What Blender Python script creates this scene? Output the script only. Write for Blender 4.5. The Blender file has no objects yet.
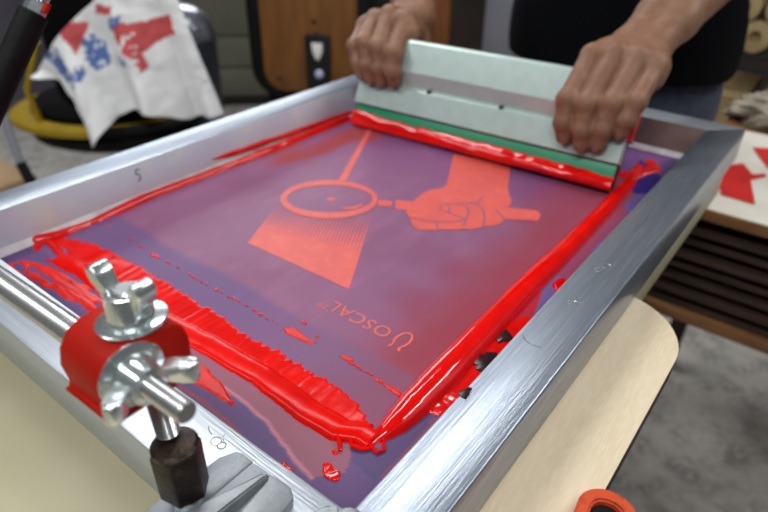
import bpy, bmesh, math, random
import numpy as np
import openvdb as vdb
from mathutils import Vector, Matrix

random.seed(7)
RNG = np.random.default_rng(11)
SC = bpy.context.scene
COL = SC.collection
PI = math.pi
V = Vector

# ------------------------------------------------------------------ materials
def lin(c):
    return tuple(((x / 255) / 12.92 if x / 255 <= 0.04045 else ((x / 255 + 0.055) / 1.055) ** 2.4) for x in c)

def mat(name, rgb, rough=0.5, metal=0.0, coat=0.0, noise=None, noise2=None, bump=0.0, bump_scale=200.0, stretch=(1, 1, 1), spec=0.5, sss=0.0):
    m = bpy.data.materials.new(name)
    m.use_nodes = True
    nt = m.node_tree
    b = nt.nodes['Principled BSDF']
    c = lin(rgb)
    b.inputs['Base Color'].default_value = (*c, 1)
    b.inputs['Roughness'].default_value = rough
    b.inputs['Metallic'].default_value = metal
    b.inputs['Coat Weight'].default_value = coat
    b.inputs['Coat Roughness'].default_value = 0.08
    b.inputs['Specular IOR Level'].default_value = spec
    if sss:
        b.inputs['Subsurface Weight'].default_value = sss
        b.inputs['Subsurface Radius'].default_value = (0.006, 0.002, 0.001)
        b.inputs['Subsurface Scale'].default_value = 1.0
    tc = nt.nodes.new('ShaderNodeTexCoord')
    mp = nt.nodes.new('ShaderNodeMapping')
    mp.inputs['Scale'].default_value = stretch
    nt.links.new(tc.outputs['Object'], mp.inputs['Vector'])
    last = None
    for spec_n in (noise, noise2):
        if not spec_n:
            continue
        rgb2, scale, lo, hi = spec_n
        n = nt.nodes.new('ShaderNodeTexNoise')
        n.inputs['Scale'].default_value = scale
        n.inputs['Detail'].default_value = 6
        nt.links.new(mp.outputs['Vector'], n.inputs['Vector'])
        r = nt.nodes.new('ShaderNodeMapRange')
        r.inputs['From Min'].default_value = lo
        r.inputs['From Max'].default_value = hi
        nt.links.new(n.outputs['Fac'], r.inputs['Value'])
        mx = nt.nodes.new('ShaderNodeMix')
        mx.data_type = 'RGBA'
        nt.links.new(r.outputs['Result'], mx.inputs['Factor'])
        if last is None:
            mx.inputs['A'].default_value = (*c, 1)
        else:
            nt.links.new(last, mx.inputs['A'])
        mx.inputs['B'].default_value = (*lin(rgb2), 1)
        last = mx.outputs['Result']
    if last is not None:
        nt.links.new(last, b.inputs['Base Color'])
    if bump:
        n = nt.nodes.new('ShaderNodeTexNoise')
        n.inputs['Scale'].default_value = bump_scale
        n.inputs['Detail'].default_value = 4
        nt.links.new(mp.outputs['Vector'], n.inputs['Vector'])
        bp = nt.nodes.new('ShaderNodeBump')
        bp.inputs['Strength'].default_value = bump
        bp.inputs['Distance'].default_value = 0.002
        nt.links.new(n.outputs['Fac'], bp.inputs['Height'])
        nt.links.new(bp.outputs['Normal'], b.inputs['Normal'])
    return m

def attr_mat(name, rough, spec=0.5, bump=0.0, bump_scale=200, attr='paint'):
    m = mat(name, (255, 255, 255), rough, spec=spec, bump=bump, bump_scale=bump_scale)
    nt = m.node_tree
    a = nt.nodes.new('ShaderNodeVertexColor')
    a.layer_name = attr
    nt.links.new(a.outputs['Color'], nt.nodes['Principled BSDF'].inputs['Base Color'])
    return m

M = {}
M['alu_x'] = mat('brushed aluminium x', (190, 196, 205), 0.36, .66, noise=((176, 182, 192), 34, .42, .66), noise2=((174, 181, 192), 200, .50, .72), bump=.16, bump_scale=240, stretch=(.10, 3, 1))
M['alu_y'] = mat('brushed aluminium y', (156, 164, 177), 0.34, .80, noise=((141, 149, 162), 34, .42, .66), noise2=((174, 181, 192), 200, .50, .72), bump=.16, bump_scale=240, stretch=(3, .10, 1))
M['alu_stain_reflect'] = mat('stain and reflection on aluminium', (206, 216, 222), 0.5, 0.0, noise=((198, 200, 216), 9, .4, .65), noise2=((212, 218, 212), 30, .52, .7), bump=.08)  # stain plus reflected light worked into one lightened wall colour
M['alu_brown'] = mat('painted brown reflection', (150, 128, 118), .45, .2, noise=((120, 98, 90), 14, .4, .7))  # far bar's inner face: dim brown reflection painted into the colour
M['cast'] = mat('cast aluminium', (144, 147, 152), 0.42, .6, noise=((120, 123, 128), 60, .4, .7), bump=.10, bump_scale=500)
M['zinc'] = mat('zinc plated steel', (216, 222, 222), 0.2, .85, noise=((188, 200, 200), 90, .4, .7))
M['thread'] = attr_mat('thread with painted shade', .24, .5)  # dark grooves are shade painted as vertex colour
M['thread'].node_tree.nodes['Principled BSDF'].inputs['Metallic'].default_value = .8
M['steel_dark'] = mat('blackened steel', (44, 38, 36), 0.4, 0.75, noise=((84, 66, 48), 120, .5, .75), bump=.3, bump_scale=500)
M['red_plastic'] = mat('red plastic', (168, 22, 7), 0.55, spec=.15, noise=((148, 18, 6), 40, .4, .7), stretch=(.15, 1, 1), bump=.12, bump_scale=900)
M['ink'] = mat('wet red ink', (222, 10, 4), 0.10, coat=.25, spec=.4, noise=((200, 6, 4), 45, .35, .7), bump=.04, bump_scale=160)
M['ink_band'] = mat('red ink film', (216, 14, 6), 0.2, spec=.12, noise=((198, 8, 4), 40, .35, .7), bump=.03, bump_scale=160)
M['ink_thin'] = mat('thin red ink', (214, 26, 14), 0.3, coat=.0, spec=.3, noise=((190, 16, 12), 90, .35, .7), bump=.25, bump_scale=500)
M['ink_dry'] = mat('dried dark ink', (40, 12, 16), 0.3)
M['stencil'] = mat('open red stencil mesh', (208, 82, 73), 0.5, noise=((196, 76, 71), 30, .35, .7), noise2=((214, 94, 82), 90, .5, .8))
M['mesh'] = attr_mat('purple emulsion', 0.4, spec=.12, bump=.06, bump_scale=900)
M['handle'] = mat('pale anodised aluminium', (182, 200, 194), 0.32, .3, noise=((174, 193, 187), 60, .4, .7), bump=.05, bump_scale=500)
M['blade'] = mat('green polyurethane', (10, 134, 92), 0.4)
M['ply'] = mat('birch plywood', (214, 196, 168), 0.5, noise=((206, 186, 156), 8, .40, .70), noise2=((220, 204, 178), 50, .45, .75), stretch=(9, 1.4, 1))
M['ply_edge'] = mat('black painted edge', (40, 36, 34), 0.6)
M['cream'] = mat('cream laminate', (174, 168, 138), 0.5, noise=((166, 159, 128), 7, .4, .7))
M['orange'] = mat('orange clamp paint', (198, 74, 36), 0.4, noise=((150, 54, 34), 140, .52, .72))
M['rubber'] = mat('black rubber', (10, 10, 11), 0.6, spec=.2, bump=.2)
M['black_metal'] = mat('black metal', (22, 21, 22), 0.45, .3)
M['black_foam'] = mat('black foam tube', (12, 11, 12), 0.6, spec=.15, noise=((22, 20, 22), 60, .5, .75), bump=.2)
M['floor'] = mat('speckled concrete', (190, 185, 178), 0.75, noise=((152, 148, 143), 14, .42, .62), noise2=((202, 197, 190), 60, .5, .72), bump=.1, bump_scale=60)
M['wall'] = mat('grey wall', (92, 88, 98), 0.8, noise=((78, 74, 86), 3, .4, .7))
M['wall_dark'] = mat('dark brown wall', (58, 46, 38), 0.8, noise=((34, 26, 24), 2.4, .4, .65))
M['beige'] = mat('beige cabinet enamel', (104, 102, 90), 0.5, noise=((94, 92, 80), 5, .4, .7))
M['gap'] = mat('dark seam', (40, 37, 33), 0.8)
M['tan'] = mat('tan plywood shell', (118, 72, 20), 0.55, noise=((100, 58, 14), 8, .4, .7), stretch=(5, 5, 1))
M['yellow'] = mat('yellow plastic', (160, 130, 12), 0.5)
M['black_fabric'] = mat('black fabric', (7, 7, 8), 0.95, spec=.1, bump=.3)
M['silver'] = mat('silver lid', (186, 190, 200), 0.28, .9)
M['bin'] = mat('dark slate plastic', (50, 54, 66), 0.5)
M['white_plastic'] = mat('white plastic', (224, 224, 216), 0.5)
M['lilac'] = mat('pale lilac plastic', (180, 180, 214), 0.5)
M['brown_post'] = mat('orange brown wood', (136, 76, 28), 0.6, noise=((100, 54, 20), 14, .4, .7), stretch=(6, 6, .6))
M['locker'] = mat('grey locker enamel', (128, 128, 136), 0.5)
M['wood_dark'] = mat('dark stained wood', (66, 46, 34), 0.7, noise=((40, 28, 22), 14, .4, .68), stretch=(1, 8, 8))
M['wood_edge'] = mat('orange tan wood', (140, 96, 56), 0.6, noise=((112, 74, 42), 14, .4, .7), stretch=(1, 8, 8))
M['paper'] = mat('white paper', (232, 226, 214), 0.8, noise=((222, 214, 200), 12, .4, .7))
M['print_red'] = mat('matte red print', (214, 36, 30), 0.7, noise=((200, 28, 26), 40, .4, .7))
M['kraft'] = mat('kraft paper', (196, 172, 126), 0.8, noise=((160, 134, 90), 8, .4, .7))
M['linen'] = mat('crumpled grey linen', (156, 146, 130), 0.9, noise=((120, 110, 98), 14, .42, .62), bump=.6, bump_scale=60)
M['towel'] = attr_mat('printed cotton', 0.9, spec=.2, bump=.35, bump_scale=300)
M['cardboard'] = mat('cardboard', (182, 152, 116), 0.8, noise=((164, 134, 100), 10, .4, .7))
M['skin'] = mat('skin', (132, 96, 75), 0.52, spec=.3, noise=((122, 82, 63), 26, .40, .68), noise2=((140, 106, 84), 80, .5, .75), bump=.18, bump_scale=330, sss=.10)
M['nail'] = mat('fingernail', (142, 104, 86), 0.35, sss=.1)
M['tee'] = mat('black jersey', (6, 7, 11), 0.95, spec=.1, bump=.2, bump_scale=500)
M['jeans'] = mat('dark denim', (54, 60, 80), 0.9, noise=((42, 47, 64), 60, .4, .7), bump=.2, bump_scale=700)
M['hair'] = mat('brown hair', (52, 36, 26), 0.6, bump=.8, bump_scale=300)
M['shoe'] = mat('black leather', (26, 25, 26), 0.45)
M['eye'] = mat('eye white', (232, 230, 226), 0.2)
M['blue_card'] = mat('blue card', (40, 52, 110), 0.6)
M['tread'] = mat('glue', (206, 200, 200), 0.5, noise=((180, 170, 178), 60, .4, .7))
M['scratch'] = mat('scratched bright metal', (238, 240, 242), 0.25, 1.0)
M['pen'] = mat('pen mark', (52, 48, 58), 0.6)

# -------------------------------------------------------------------- helpers
def tag(o, label=None, cat=None, group=None, kind=None):
    if label: o['label'] = label
    if cat: o['category'] = cat
    if group: o['group'] = group
    if kind: o['kind'] = kind
    return o

def thing(name, label, cat, loc=(0, 0, 0), rot=(0, 0, 0), group=None):
    o = bpy.data.objects.new(name, None)
    COL.objects.link(o)
    o.location = loc
    o.rotation_euler = rot
    o.empty_display_size = .05
    return tag(o, label, cat, group)

def obj(name, bm, m, parent=None, smooth=True, angle=40):
    me = bpy.data.meshes.new(name)
    bmesh.ops.recalc_face_normals(bm, faces=bm.faces[:])
    bm.to_mesh(me)
    bm.free()
    return obj_me(name, me, m, parent, smooth, angle)

def obj_me(name, me, m, parent=None, smooth=True, angle=40):
    for x in (m if isinstance(m, (list, tuple)) else [m]):
        me.materials.append(x)
    if smooth:
        me.shade_smooth()
        if angle:
            try:
                me.set_sharp_from_angle(angle=math.radians(angle))
            except Exception:
                pass
    o = bpy.data.objects.new(name, me)
    COL.objects.link(o)
    if parent is not None:
        o.parent = parent
    return o

def box(bm, lo, hi, bev=0.0, seg=2):
    t = bmesh.new()
    lo, hi = V(lo), V(hi)
    bmesh.ops.create_cube(t, size=1, matrix=Matrix.Translation((lo + hi) / 2) @ Matrix.Diagonal((*(hi - lo), 1)))
    if bev:
        bmesh.ops.bevel(t, geom=t.edges[:], offset=bev, segments=seg, affect='EDGES', profile=.5)
    merge(bm, t)

def merge(bm, t):
    me = bpy.data.meshes.new('tmp')
    t.to_mesh(me)
    t.free()
    bm.from_mesh(me)
    bpy.data.meshes.remove(me)

def basis(d):
    d = V(d).normalized()
    up = V((0, 0, 1)) if abs(d.z) < .95 else V((1, 0, 0))
    x = d.cross(up).normalized()
    return d, x, d.cross(x).normalized()

def tube(bm, pts, rad, n=16, cap=True):
    """swept round tube, radius per point"""
    pts = [V(p) for p in pts]
    if not isinstance(rad, (list, tuple)):
        rad = [rad] * len(pts)
    rings = []
    d0, x0, _ = basis(pts[1] - pts[0])
    x = x0
    for i, p in enumerate(pts):
        if i == 0: d = pts[1] - pts[0]
        elif i == len(pts) - 1: d = pts[-1] - pts[-2]
        else: d = (pts[i + 1] - pts[i]).normalized() + (pts[i] - pts[i - 1]).normalized()
        d.normalize()
        x = (x - d * x.dot(d)).normalized()
        y = d.cross(x)
        rings.append([bm.verts.new(p + rad[i] * (math.cos(2 * PI * k / n) * x + math.sin(2 * PI * k / n) * y)) for k in range(n)])
    for a, b in zip(rings, rings[1:]):
        for k in range(n):
            bm.faces.new((a[k], a[(k + 1) % n], b[(k + 1) % n], b[k]))
    if cap:
        bm.faces.new(rings[0][::-1])
        bm.faces.new(rings[-1])

def cyl(bm, a, b, r, n=24, r2=None):
    tube(bm, [a, b], [r, r if r2 is None else r2], n)

def lathe(bm, prof, n=32, c=(0, 0, 0), axis=(0, 0, 1)):
    """prof: list of (radius, height); closed at ends"""
    d, x, y = basis(axis)
    c = V(c)
    rings = [[bm.verts.new(c + d * h + max(r, 1e-5) * (math.cos(2 * PI * k / n) * x + math.sin(2 * PI * k / n) * y)) for k in range(n)] for r, h in prof]
    for a, b in zip(rings, rings[1:]):
        for k in range(n):
            bm.faces.new((a[k], a[(k + 1) % n], b[(k + 1) % n], b[k]))
    bm.faces.new(rings[0][::-1])
    bm.faces.new(rings[-1])

def prism(bm, poly, z0, z1, f=None, bev=0.0, seg=2):
    """extrude polygon (2D) from z0 to z1; f maps (a,b,z)->3D"""
    t = bmesh.new()
    f = f or (lambda a, b, c: (a, b, c))
    lo = [t.verts.new(f(a, b, z0)) for a, b in poly]
    hi = [t.verts.new(f(a, b, z1)) for a, b in poly]
    n = len(poly)
    t.faces.new(lo[::-1])
    t.faces.new(hi)
    for k in range(n):
        t.faces.new((lo[k], lo[(k + 1) % n], hi[(k + 1) % n], hi[k]))
    bmesh.ops.recalc_face_normals(t, faces=t.faces[:])
    if bev:
        es = [e for e in t.edges if e.calc_face_angle(0) > .5]
        bmesh.ops.bevel(t, geom=es, offset=bev, segments=seg, affect='EDGES', profile=.5)
    merge(bm, t)

def threads(bm, a, b, r, pitch=.0015, n=14):
    """threaded rod: ridged tube"""
    a, b = V(a), V(b)
    L = (b - a).length
    k = max(2, int(L / pitch))
    pts, rad = [], []
    for i in range(k):
        for f, rr in ((0, r * .84), (.5, r)):
            pts.append(a + (b - a) * ((i + f) / k))
            rad.append(rr)
    pts.append(b)
    rad.append(r * .86)
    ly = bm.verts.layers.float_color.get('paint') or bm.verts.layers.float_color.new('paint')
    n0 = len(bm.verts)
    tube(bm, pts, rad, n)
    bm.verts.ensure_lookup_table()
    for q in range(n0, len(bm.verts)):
        g = .70 if ((q - n0) // n) % 2 else .26  # light crests, dark grooves: groove shade painted in
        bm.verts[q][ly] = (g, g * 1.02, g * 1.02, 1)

def rounded_rect(w, h, r, n=5):
    out = []
    for cx, cy, a0 in ((w / 2 - r, h / 2 - r, 0), (-w / 2 + r, h / 2 - r, 90), (-w / 2 + r, -h / 2 + r, 180), (w / 2 - r, -h / 2 + r, 270)):
        for k in range(n + 1):
            t = math.radians(a0 + 90 * k / n)
            out.append((cx + r * math.cos(t), cy + r * math.sin(t)))
    return out

# smooth value noise in numpy
def vnoise(x, y, seed=0):
    r = np.random.default_rng(seed)
    T = r.random((64, 64))
    xi = np.floor(x).astype(int)
    yi = np.floor(y).astype(int)
    fx, fy = x - xi, y - yi
    fx = fx * fx * (3 - 2 * fx)
    fy = fy * fy * (3 - 2 * fy)
    g = lambda i, j: T[i % 64, j % 64]
    return (g(xi, yi) * (1 - fx) + g(xi + 1, yi) * fx) * (1 - fy) + (g(xi, yi + 1) * (1 - fx) + g(xi + 1, yi + 1) * fx) * fy

def fbm(x, y, seed=0, o=3):
    s, a, t = 0, 1, 0
    for k in range(o):
        s = s + a * vnoise(x * 2 ** k, y * 2 ** k, seed + k)
        t += a
        a *= .5
    return s / t

def seg_dist(X, Y, pts):
    """distance to polyline, side sign (left +) and parameter"""
    best = np.full(X.shape, 1e9)
    par = np.zeros(X.shape)
    n = len(pts) - 1
    for i, ((ax, ay), (bx, by)) in enumerate(zip(pts, pts[1:])):
        dx, dy = bx - ax, by - ay
        t = np.clip(((X - ax) * dx + (Y - ay) * dy) / (dx * dx + dy * dy + 1e-12), 0, 1)
        d = np.hypot(X - ax - t * dx, Y - ay - t * dy)
        m = d < best
        best = np.where(m, d, best)
        par = np.where(m, (i + t) / n, par)
    return best, par

def inside(X, Y, poly):
    c = np.zeros(X.shape, bool)
    n = len(poly)
    for i in range(n):
        x1, y1 = poly[i]
        x2, y2 = poly[(i + 1) % n]
        cond = (y1 > Y) != (y2 > Y)
        xx = (x2 - x1) * (Y - y1) / ((y2 - y1) if y2 != y1 else 1e-12) + x1
        c ^= cond & (X < xx)
    return c

def grid_mesh(name, P, keep=None):
    """P: (ny,nx,3) array -> mesh of quads"""
    ny, nx = P.shape[:2]
    idx = np.arange(ny * nx).reshape(ny, nx)
    q = np.stack([idx[:-1, :-1], idx[:-1, 1:], idx[1:, 1:], idx[1:, :-1]], -1).reshape(-1, 4)
    if keep is not None:
        q = q[keep.reshape(-1)]
    used = np.unique(q)
    remap = np.full(ny * nx, -1)
    remap[used] = np.arange(len(used))
    me = bpy.data.meshes.new(name)
    me.from_pydata(P.reshape(-1, 3)[used].tolist(), [], remap[q].tolist())
    me.update()
    return me, used

def paint(me, rgb):
    a = me.color_attributes.new('paint', 'FLOAT_COLOR', 'POINT')
    a.data.foreach_set('color', np.concatenate([rgb, np.ones((len(rgb), 1))], 1).astype(np.float32).ravel())

def heightfield(name, bbox, res, fn, m, z0=.0003, parent=None):
    """a pool or ridge of ink lying on the fabric"""
    x = np.arange(bbox[0], bbox[2], res)
    y = np.arange(bbox[1], bbox[3], res)
    X, Y = np.meshgrid(x, y)
    H = fn(X, Y)
    k = np.maximum.reduce([H[:-1, :-1], H[:-1, 1:], H[1:, 1:], H[1:, :-1]]) > 0
    Pn = np.stack([X, Y, np.maximum(H, -.0002) + z0], -1)
    me, _ = grid_mesh(name, Pn, k)
    return obj_me(name, me, m, parent, True, 0)

# --------------------------------------------------- smooth solids for the body
class Solid:
    def __init__(s, lo, hi, res):
        s.lo = np.array(lo, np.float64)
        s.res = res
        s.n = np.ceil((np.array(hi) - s.lo) / res).astype(int) + 1
        s.f = np.full(s.n, 1.0, np.float32)

    def _box(s, pts, r):
        p = np.array(pts)
        a = np.clip(np.floor((p.min(0) - r - s.lo) / s.res).astype(int), 0, s.n)
        b = np.clip(np.ceil((p.max(0) + r - s.lo) / s.res).astype(int) + 1, 0, s.n)
        sl = tuple(slice(i, j) for i, j in zip(a, b))
        ax = [s.lo[i] + s.res * np.arange(a[i], b[i]) for i in range(3)]
        return sl, np.meshgrid(*ax, indexing='ij', sparse=True)

    def _join(s, sl, d, k):
        g = s.f[sl]
        if k > 0:
            h = np.maximum(k - np.abs(g - d), 0) / k
            s.f[sl] = np.minimum(g, d) - h * h * k * .25
        else:
            s.f[sl] = np.minimum(g, d)

    def cone(s, a, b, ra, rb, k=.004):
        a = np.array(a, float)
        b = np.array(b, float)
        sl, (X, Y, Z) = s._box([a, b], max(ra, rb) + 3 * k + 4 * s.res)
        u = b - a
        L2 = u @ u + 1e-12
        t = np.clip(((X - a[0]) * u[0] + (Y - a[1]) * u[1] + (Z - a[2]) * u[2]) / L2, 0, 1)
        d = np.sqrt((X - a[0] - t * u[0]) ** 2 + (Y - a[1] - t * u[1]) ** 2 + (Z - a[2] - t * u[2]) ** 2) - (ra + (rb - ra) * t)
        s._join(sl, d.astype(np.float32), k)

    def chain(s, pts, rad, k=.003):
        for i in range(len(pts) - 1):
            s.cone(pts[i], pts[i + 1], rad[i], rad[i + 1], k)

    def ell(s, c, r, k=.01, R=None):
        c = np.array(c, float)
        r = np.array(r, float)
        sl, (X, Y, Z) = s._box([c], r.max() + 3 * k + 4 * s.res)
        x, y, z = X - c[0], Y - c[1], Z - c[2]
        if R is not None:
            R = np.array(R)
            x, y, z = [R[i][0] * x + R[i][1] * y + R[i][2] * z for i in range(3)]
        q = np.sqrt((x / r[0]) ** 2 + (y / r[1]) ** 2 + (z / r[2]) ** 2)
        g = np.sqrt((x / r[0] ** 2) ** 2 + (y / r[1] ** 2) ** 2 + (z / r[2] ** 2) ** 2) + 1e-9
        s._join(sl, (q * (q - 1) / g).astype(np.float32), k)

    def add(s, o, k):
        h = np.maximum(k - np.abs(s.f - o.f), 0) / k
        s.f = np.minimum(s.f, o.f) - h * h * k * .25

    def cut_below(s, z):
        ax = s.lo[2] + s.res * np.arange(s.n[2])
        s.f = np.maximum(s.f, (z - ax)[None, None, :].astype(np.float32))

    def mesh(s):
        g = vdb.FloatGrid(1.0)
        g.copyFromArray(s.f.astype(np.float64))
        g.transform = vdb.createLinearTransform(voxelSize=s.res)
        p, q = g.convertToQuads(isovalue=0)
        return np.asarray(p, float) + s.lo, np.asarray(q, int)

def mesh_from(name, parts):
    vs, fs, b = [], [], 0
    for p, q in parts:
        vs += p.tolist()
        fs += (q + b).tolist()
        b += len(p)
    me = bpy.data.meshes.new(name)
    me.from_pydata(vs, [], fs)
    bm = bmesh.new()
    bm.from_mesh(me)
    bmesh.ops.recalc_face_normals(bm, faces=bm.faces[:])
    bm.to_mesh(me)
    bm.free()
    return me

# ------------------------------------------------------------------------ room
FLOOR = -.92
def struct(name, lo, hi, m):
    b = bmesh.new()
    box(b, lo, hi)
    return tag(obj(name, b, m, smooth=False), kind='structure')
struct('floor', (-3.3, -2.2, FLOOR - .05), (2.6, 3.6, FLOOR), M['floor'])
struct('wall_left', (-3.4, -2.2, FLOOR), (-3.3, 3.6, 1.9), M['wall'])
struct('wall_back', (-3.4, 3.6, FLOOR), (2.6, 3.7, 1.9), M['wall_dark'])

# ------------------------------------------------------------------- workbench
wb = thing('workbench', 'cream topped workbench under the aluminium screen frame', 'table', (.23, .02, FLOOR))
TZ = -.019
def rel(bm, o):
    bmesh.ops.translate(bm, verts=bm.verts[:], vec=-o.location)
    return bm
b = bmesh.new(); box(b, (-.045, -.75, TZ - .032), (.505, .74, TZ), .003)
obj('table_top', rel(b, wb), M['cream'], wb)
for x, y in ((-.01, -.7), (.47, -.7), (-.01, .69), (.39, .69)):
    if True:
        b = bmesh.new(); box(b, (x - .025, y - .025, FLOOR), (x + .025, y + .025, TZ - .032), .004)
        obj('leg', rel(b, wb), M['black_metal'], wb)
b = bmesh.new(); box(b, (-.02, .66, TZ - .10), (.40, .70, TZ - .032))
obj('apron_rail', rel(b, wb), M['black_metal'], wb)
b = bmesh.new(); box(b, (-.02, -.70, TZ - .10), (.48, -.66, TZ - .032))
obj('apron_rail', rel(b, wb), M['black_metal'], wb)

# plywood platen board with rounded far corner
pb = thing('plywood_board', 'pale birch plywood board with a rounded corner beside the right frame bar', 'board', (.46, .1, TZ))
X0, X1, Y0, Y1, R = .44, .5640, -.6, .349, .066
poly = [(X0, Y0), (X1, Y0)] + [(X1 - R + R * math.cos(t), Y1 - R + R * math.sin(t)) for t in np.linspace(0, PI / 2, 14)] + [(X0, Y1)]
b = bmesh.new(); prism(b, [(x - .46, y - .1) for x, y in poly], .0165, .0188)
obj('top_veneer', b, M['ply'], pb, smooth=False)
b = bmesh.new(); prism(b, [((x - .46) * .999, (y - .1) * .999) for x, y in poly], 0, .0165)
obj('board_edge', b, M['ply_edge'], pb, smooth=False)

# ---------------------------------------------------------------- screen frame
W, L, BW, H = .4712, .7105, .04, .0441
sf = thing('screen_frame', 'square tube aluminium printing screen with purple mesh and red ink', 'screen frame', (W / 2, L / 2, 0))
off = V((W / 2, L / 2, 0))
def frame_bar(corners, tint_dir, sm='alu_stain_reflect'):
    b = bmesh.new()
    prism(b, [(x - off.x, y - off.y) for x, y in corners], 0.0, H, bev=.0016)
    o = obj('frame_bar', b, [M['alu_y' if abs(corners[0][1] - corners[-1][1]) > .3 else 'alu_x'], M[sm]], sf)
    if tint_dir is not None:
        for p in o.data.polygons:
            if p.normal.dot(V(tint_dir)) > .8:
                p.material_index = 1
    return o
frame_bar([(-BW, -BW), (0, 0), (0, L), (-BW, L + BW)], (1, 0, 0))
frame_bar([(W, 0), (W + BW, -BW), (W + BW, L + BW), (W, L)], None)
frame_bar([(-BW, -BW), (W + BW, -BW), (W, 0), (0, 0)], None)
frame_bar([(0, L), (W, L), (W + BW, L + BW), (-BW, L + BW)], (0, -1, 0), 'alu_brown')

# the mesh fabric with its emulsion, ink haze and stains painted on
BANDU = [(0.0131, 0.0804), (0.0537, 0.093), (0.1087, 0.097), (0.1648, 0.0969), (0.2167, 0.0958), (0.2832, 0.094), (0.3496, 0.0948), (0.3847, 0.0947), (0.419, 0.0834), (0.4297, 0.0786)]
BANDL = [(0.0071, 0.0526), (0.0481, 0.0479), (0.089, 0.0524), (0.136, 0.0497), (0.1971, 0.0496), (0.2555, 0.056), (0.3239, 0.0579), (0.3772, 0.0559), (0.4052, 0.0558), (0.4199, 0.0643)]
RBEAD = [(0.4292, 0.0728), (0.4303, 0.0823), (0.4313, 0.0955), (0.4313, 0.1157), (0.4314, 0.1492), (0.4295, 0.2115), (0.4273, 0.2867), (0.4277, 0.3723), (0.4273, 0.4801), (0.4241, 0.5809), (0.4176, 0.6377)]
RBEADW = [.0016, .0062, .0095, .0118, .0128, .0118, .0110, .0105, .0092, .0080, .0060]
LBEAD = [(0.0021, 0.0611), (0.0096, 0.0801), (0.0098, 0.1128), (0.008, 0.1432), (0.0036, 0.1916), (0.0062, 0.259), (0.009, 0.3373), (0.0095, 0.4298), (0.0072, 0.533)]
LBEADW = [.006, .0058, .0038, .0062, .0068, .0060, .0064, .0070, .0074]
SPLAT = [(0.0181, 0.1252), (0.0591, 0.1231), (0.1179, 0.1184), (0.148, 0.1198), (0.1869, 0.1189), (0.222, 0.119), (0.2527, 0.1211), (0.2742, 0.1187), (0.2961, 0.1208), (0.3343, 0.1223), (0.3607, 0.1223), (0.3738, 0.1212), (0.389, 0.1207), (0.4024, 0.1194), (0.4148, 0.1188)]
xs = np.arange(-.004, W + .0061, .0016)
ys = np.arange(-.004, L + .0061, .0016)
X, Y = np.meshgrid(xs, ys)
c = np.zeros(X.shape + (3,))
c[:] = lin((131, 86, 116))
def mixc(c, rgb, m):
    return c * (1 - m[..., None]) + np.array(lin(rgb)) * m[..., None]
sst = lambda x, a, b: np.clip((x - a) / (b - a), 0, 1) ** 2 * (3 - 2 * np.clip((x - a) / (b - a), 0, 1))
big = fbm(X * 14, Y * 14, 5)
fine = fbm(X * 60, Y * 22, 9)
c = mixc(c, (126, 76, 106), sst(big, .45, .7) * .6)
c = mixc(c, (148, 98, 126), sst(fine, .5, .8) * .35)
# far part of the print, deeper purple; right side reddened by a wiped ink haze
c = mixc(c, (112, 66, 112), sst(Y, .34, .56) * .75)
c = mixc(c, (138, 54, 66), sst(X + .05 * (big - .5), .325, .41) * .9)
c = mixc(c, (134, 70, 92), sst(X + .25 * (Y - .3) + .06 * (fine - .5), .40, .47) * .5)
# brownish red smear in the far left area
sm, _ = seg_dist(X, Y, [(.040, .37), (.055, .43), (.05, .48), (.055, .53)])
c = mixc(c, (152, 58, 50), sst(fine * .5 + big * .5 + (.045 - sm) * 9, .45, .85) * .8)
# blue violet emulsion outside the print area
band_out = sst(.145 + .012 * (big - .5) - Y, 0, .012)
c = mixc(c, (98, 76, 118), band_out * sst(.30 - X, -.12, .10) * .8)
c = mixc(c, (106, 84, 118), band_out * sst(X - .28, 0, .1) * .45)
c = mixc(c, (92, 84, 134), sst(.008 + .004 * big - X, 0, .006) * .8)
c = mixc(c, (104, 84, 136), sst(X, .4385, .4425) * sst(Y, .14, .2))
for (sx_, sy_, sr_) in ((.1563, .1356, .007), (.2321, .1253, .010)):
    c = mixc(c, (92, 92, 148), sst(sr_ - np.hypot(X - sx_, (Y - sy_) * .8) + .012 * (fine - .5), 0, .008) * .45)
# strip between the red band and the near bar: wiped films with edges of their own
under = sst(.0555 - Y, 0, .003)
c = mixc(c, (94, 70, 112), under)
FILM = [(0.2432, 0.0415), (0.329, 0.0439), (0.3591, 0.0403), (0.3926, 0.0311), (0.4166, 0.0265), (0.4298, 0.0427), (0.4215, 0.0624), (0.4052, 0.0558), (0.3239, 0.0579), (0.2535, 0.0575)]
FEDGE = [(0.2132, 0.0415), (0.2849, 0.043), (0.329, 0.0439), (0.3591, 0.0403), (0.3926, 0.0311), (0.4166, 0.0265)]
wx, wy = X + .003 * (fbm(X * 80, Y * 80, 12) - .5), Y + .003 * (fbm(X * 80, Y * 80, 13) - .5)
c = mixc(c, (142, 86, 98), inside(wx, wy, FILM) * .85)
sm, _ = seg_dist(wx, wy, FEDGE)
c = mixc(c, (204, 128, 136), np.exp(-(sm / .0013) ** 2) * .75)
sm, _ = seg_dist(wx, wy, [(.20, .016), (0.3023, 0.0251), (0.3369, 0.0237), (0.3686, 0.0182), (0.3941, 0.0163)])
c = mixc(c, (164, 70, 70), np.exp(-(sm / .0016) ** 2) * .7)
DARK = [(0.4189, 0.0603), (0.4344, 0.0705), (0.4381, 0.126), (0.4363, 0.1843), (0.4475, 0.1488), (0.4493, 0.0803), (0.4484, 0.0499), (0.4283, 0.0513)]
c = mixc(c, (76, 66, 106), inside(wx, wy, DARK) * .85)
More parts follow.
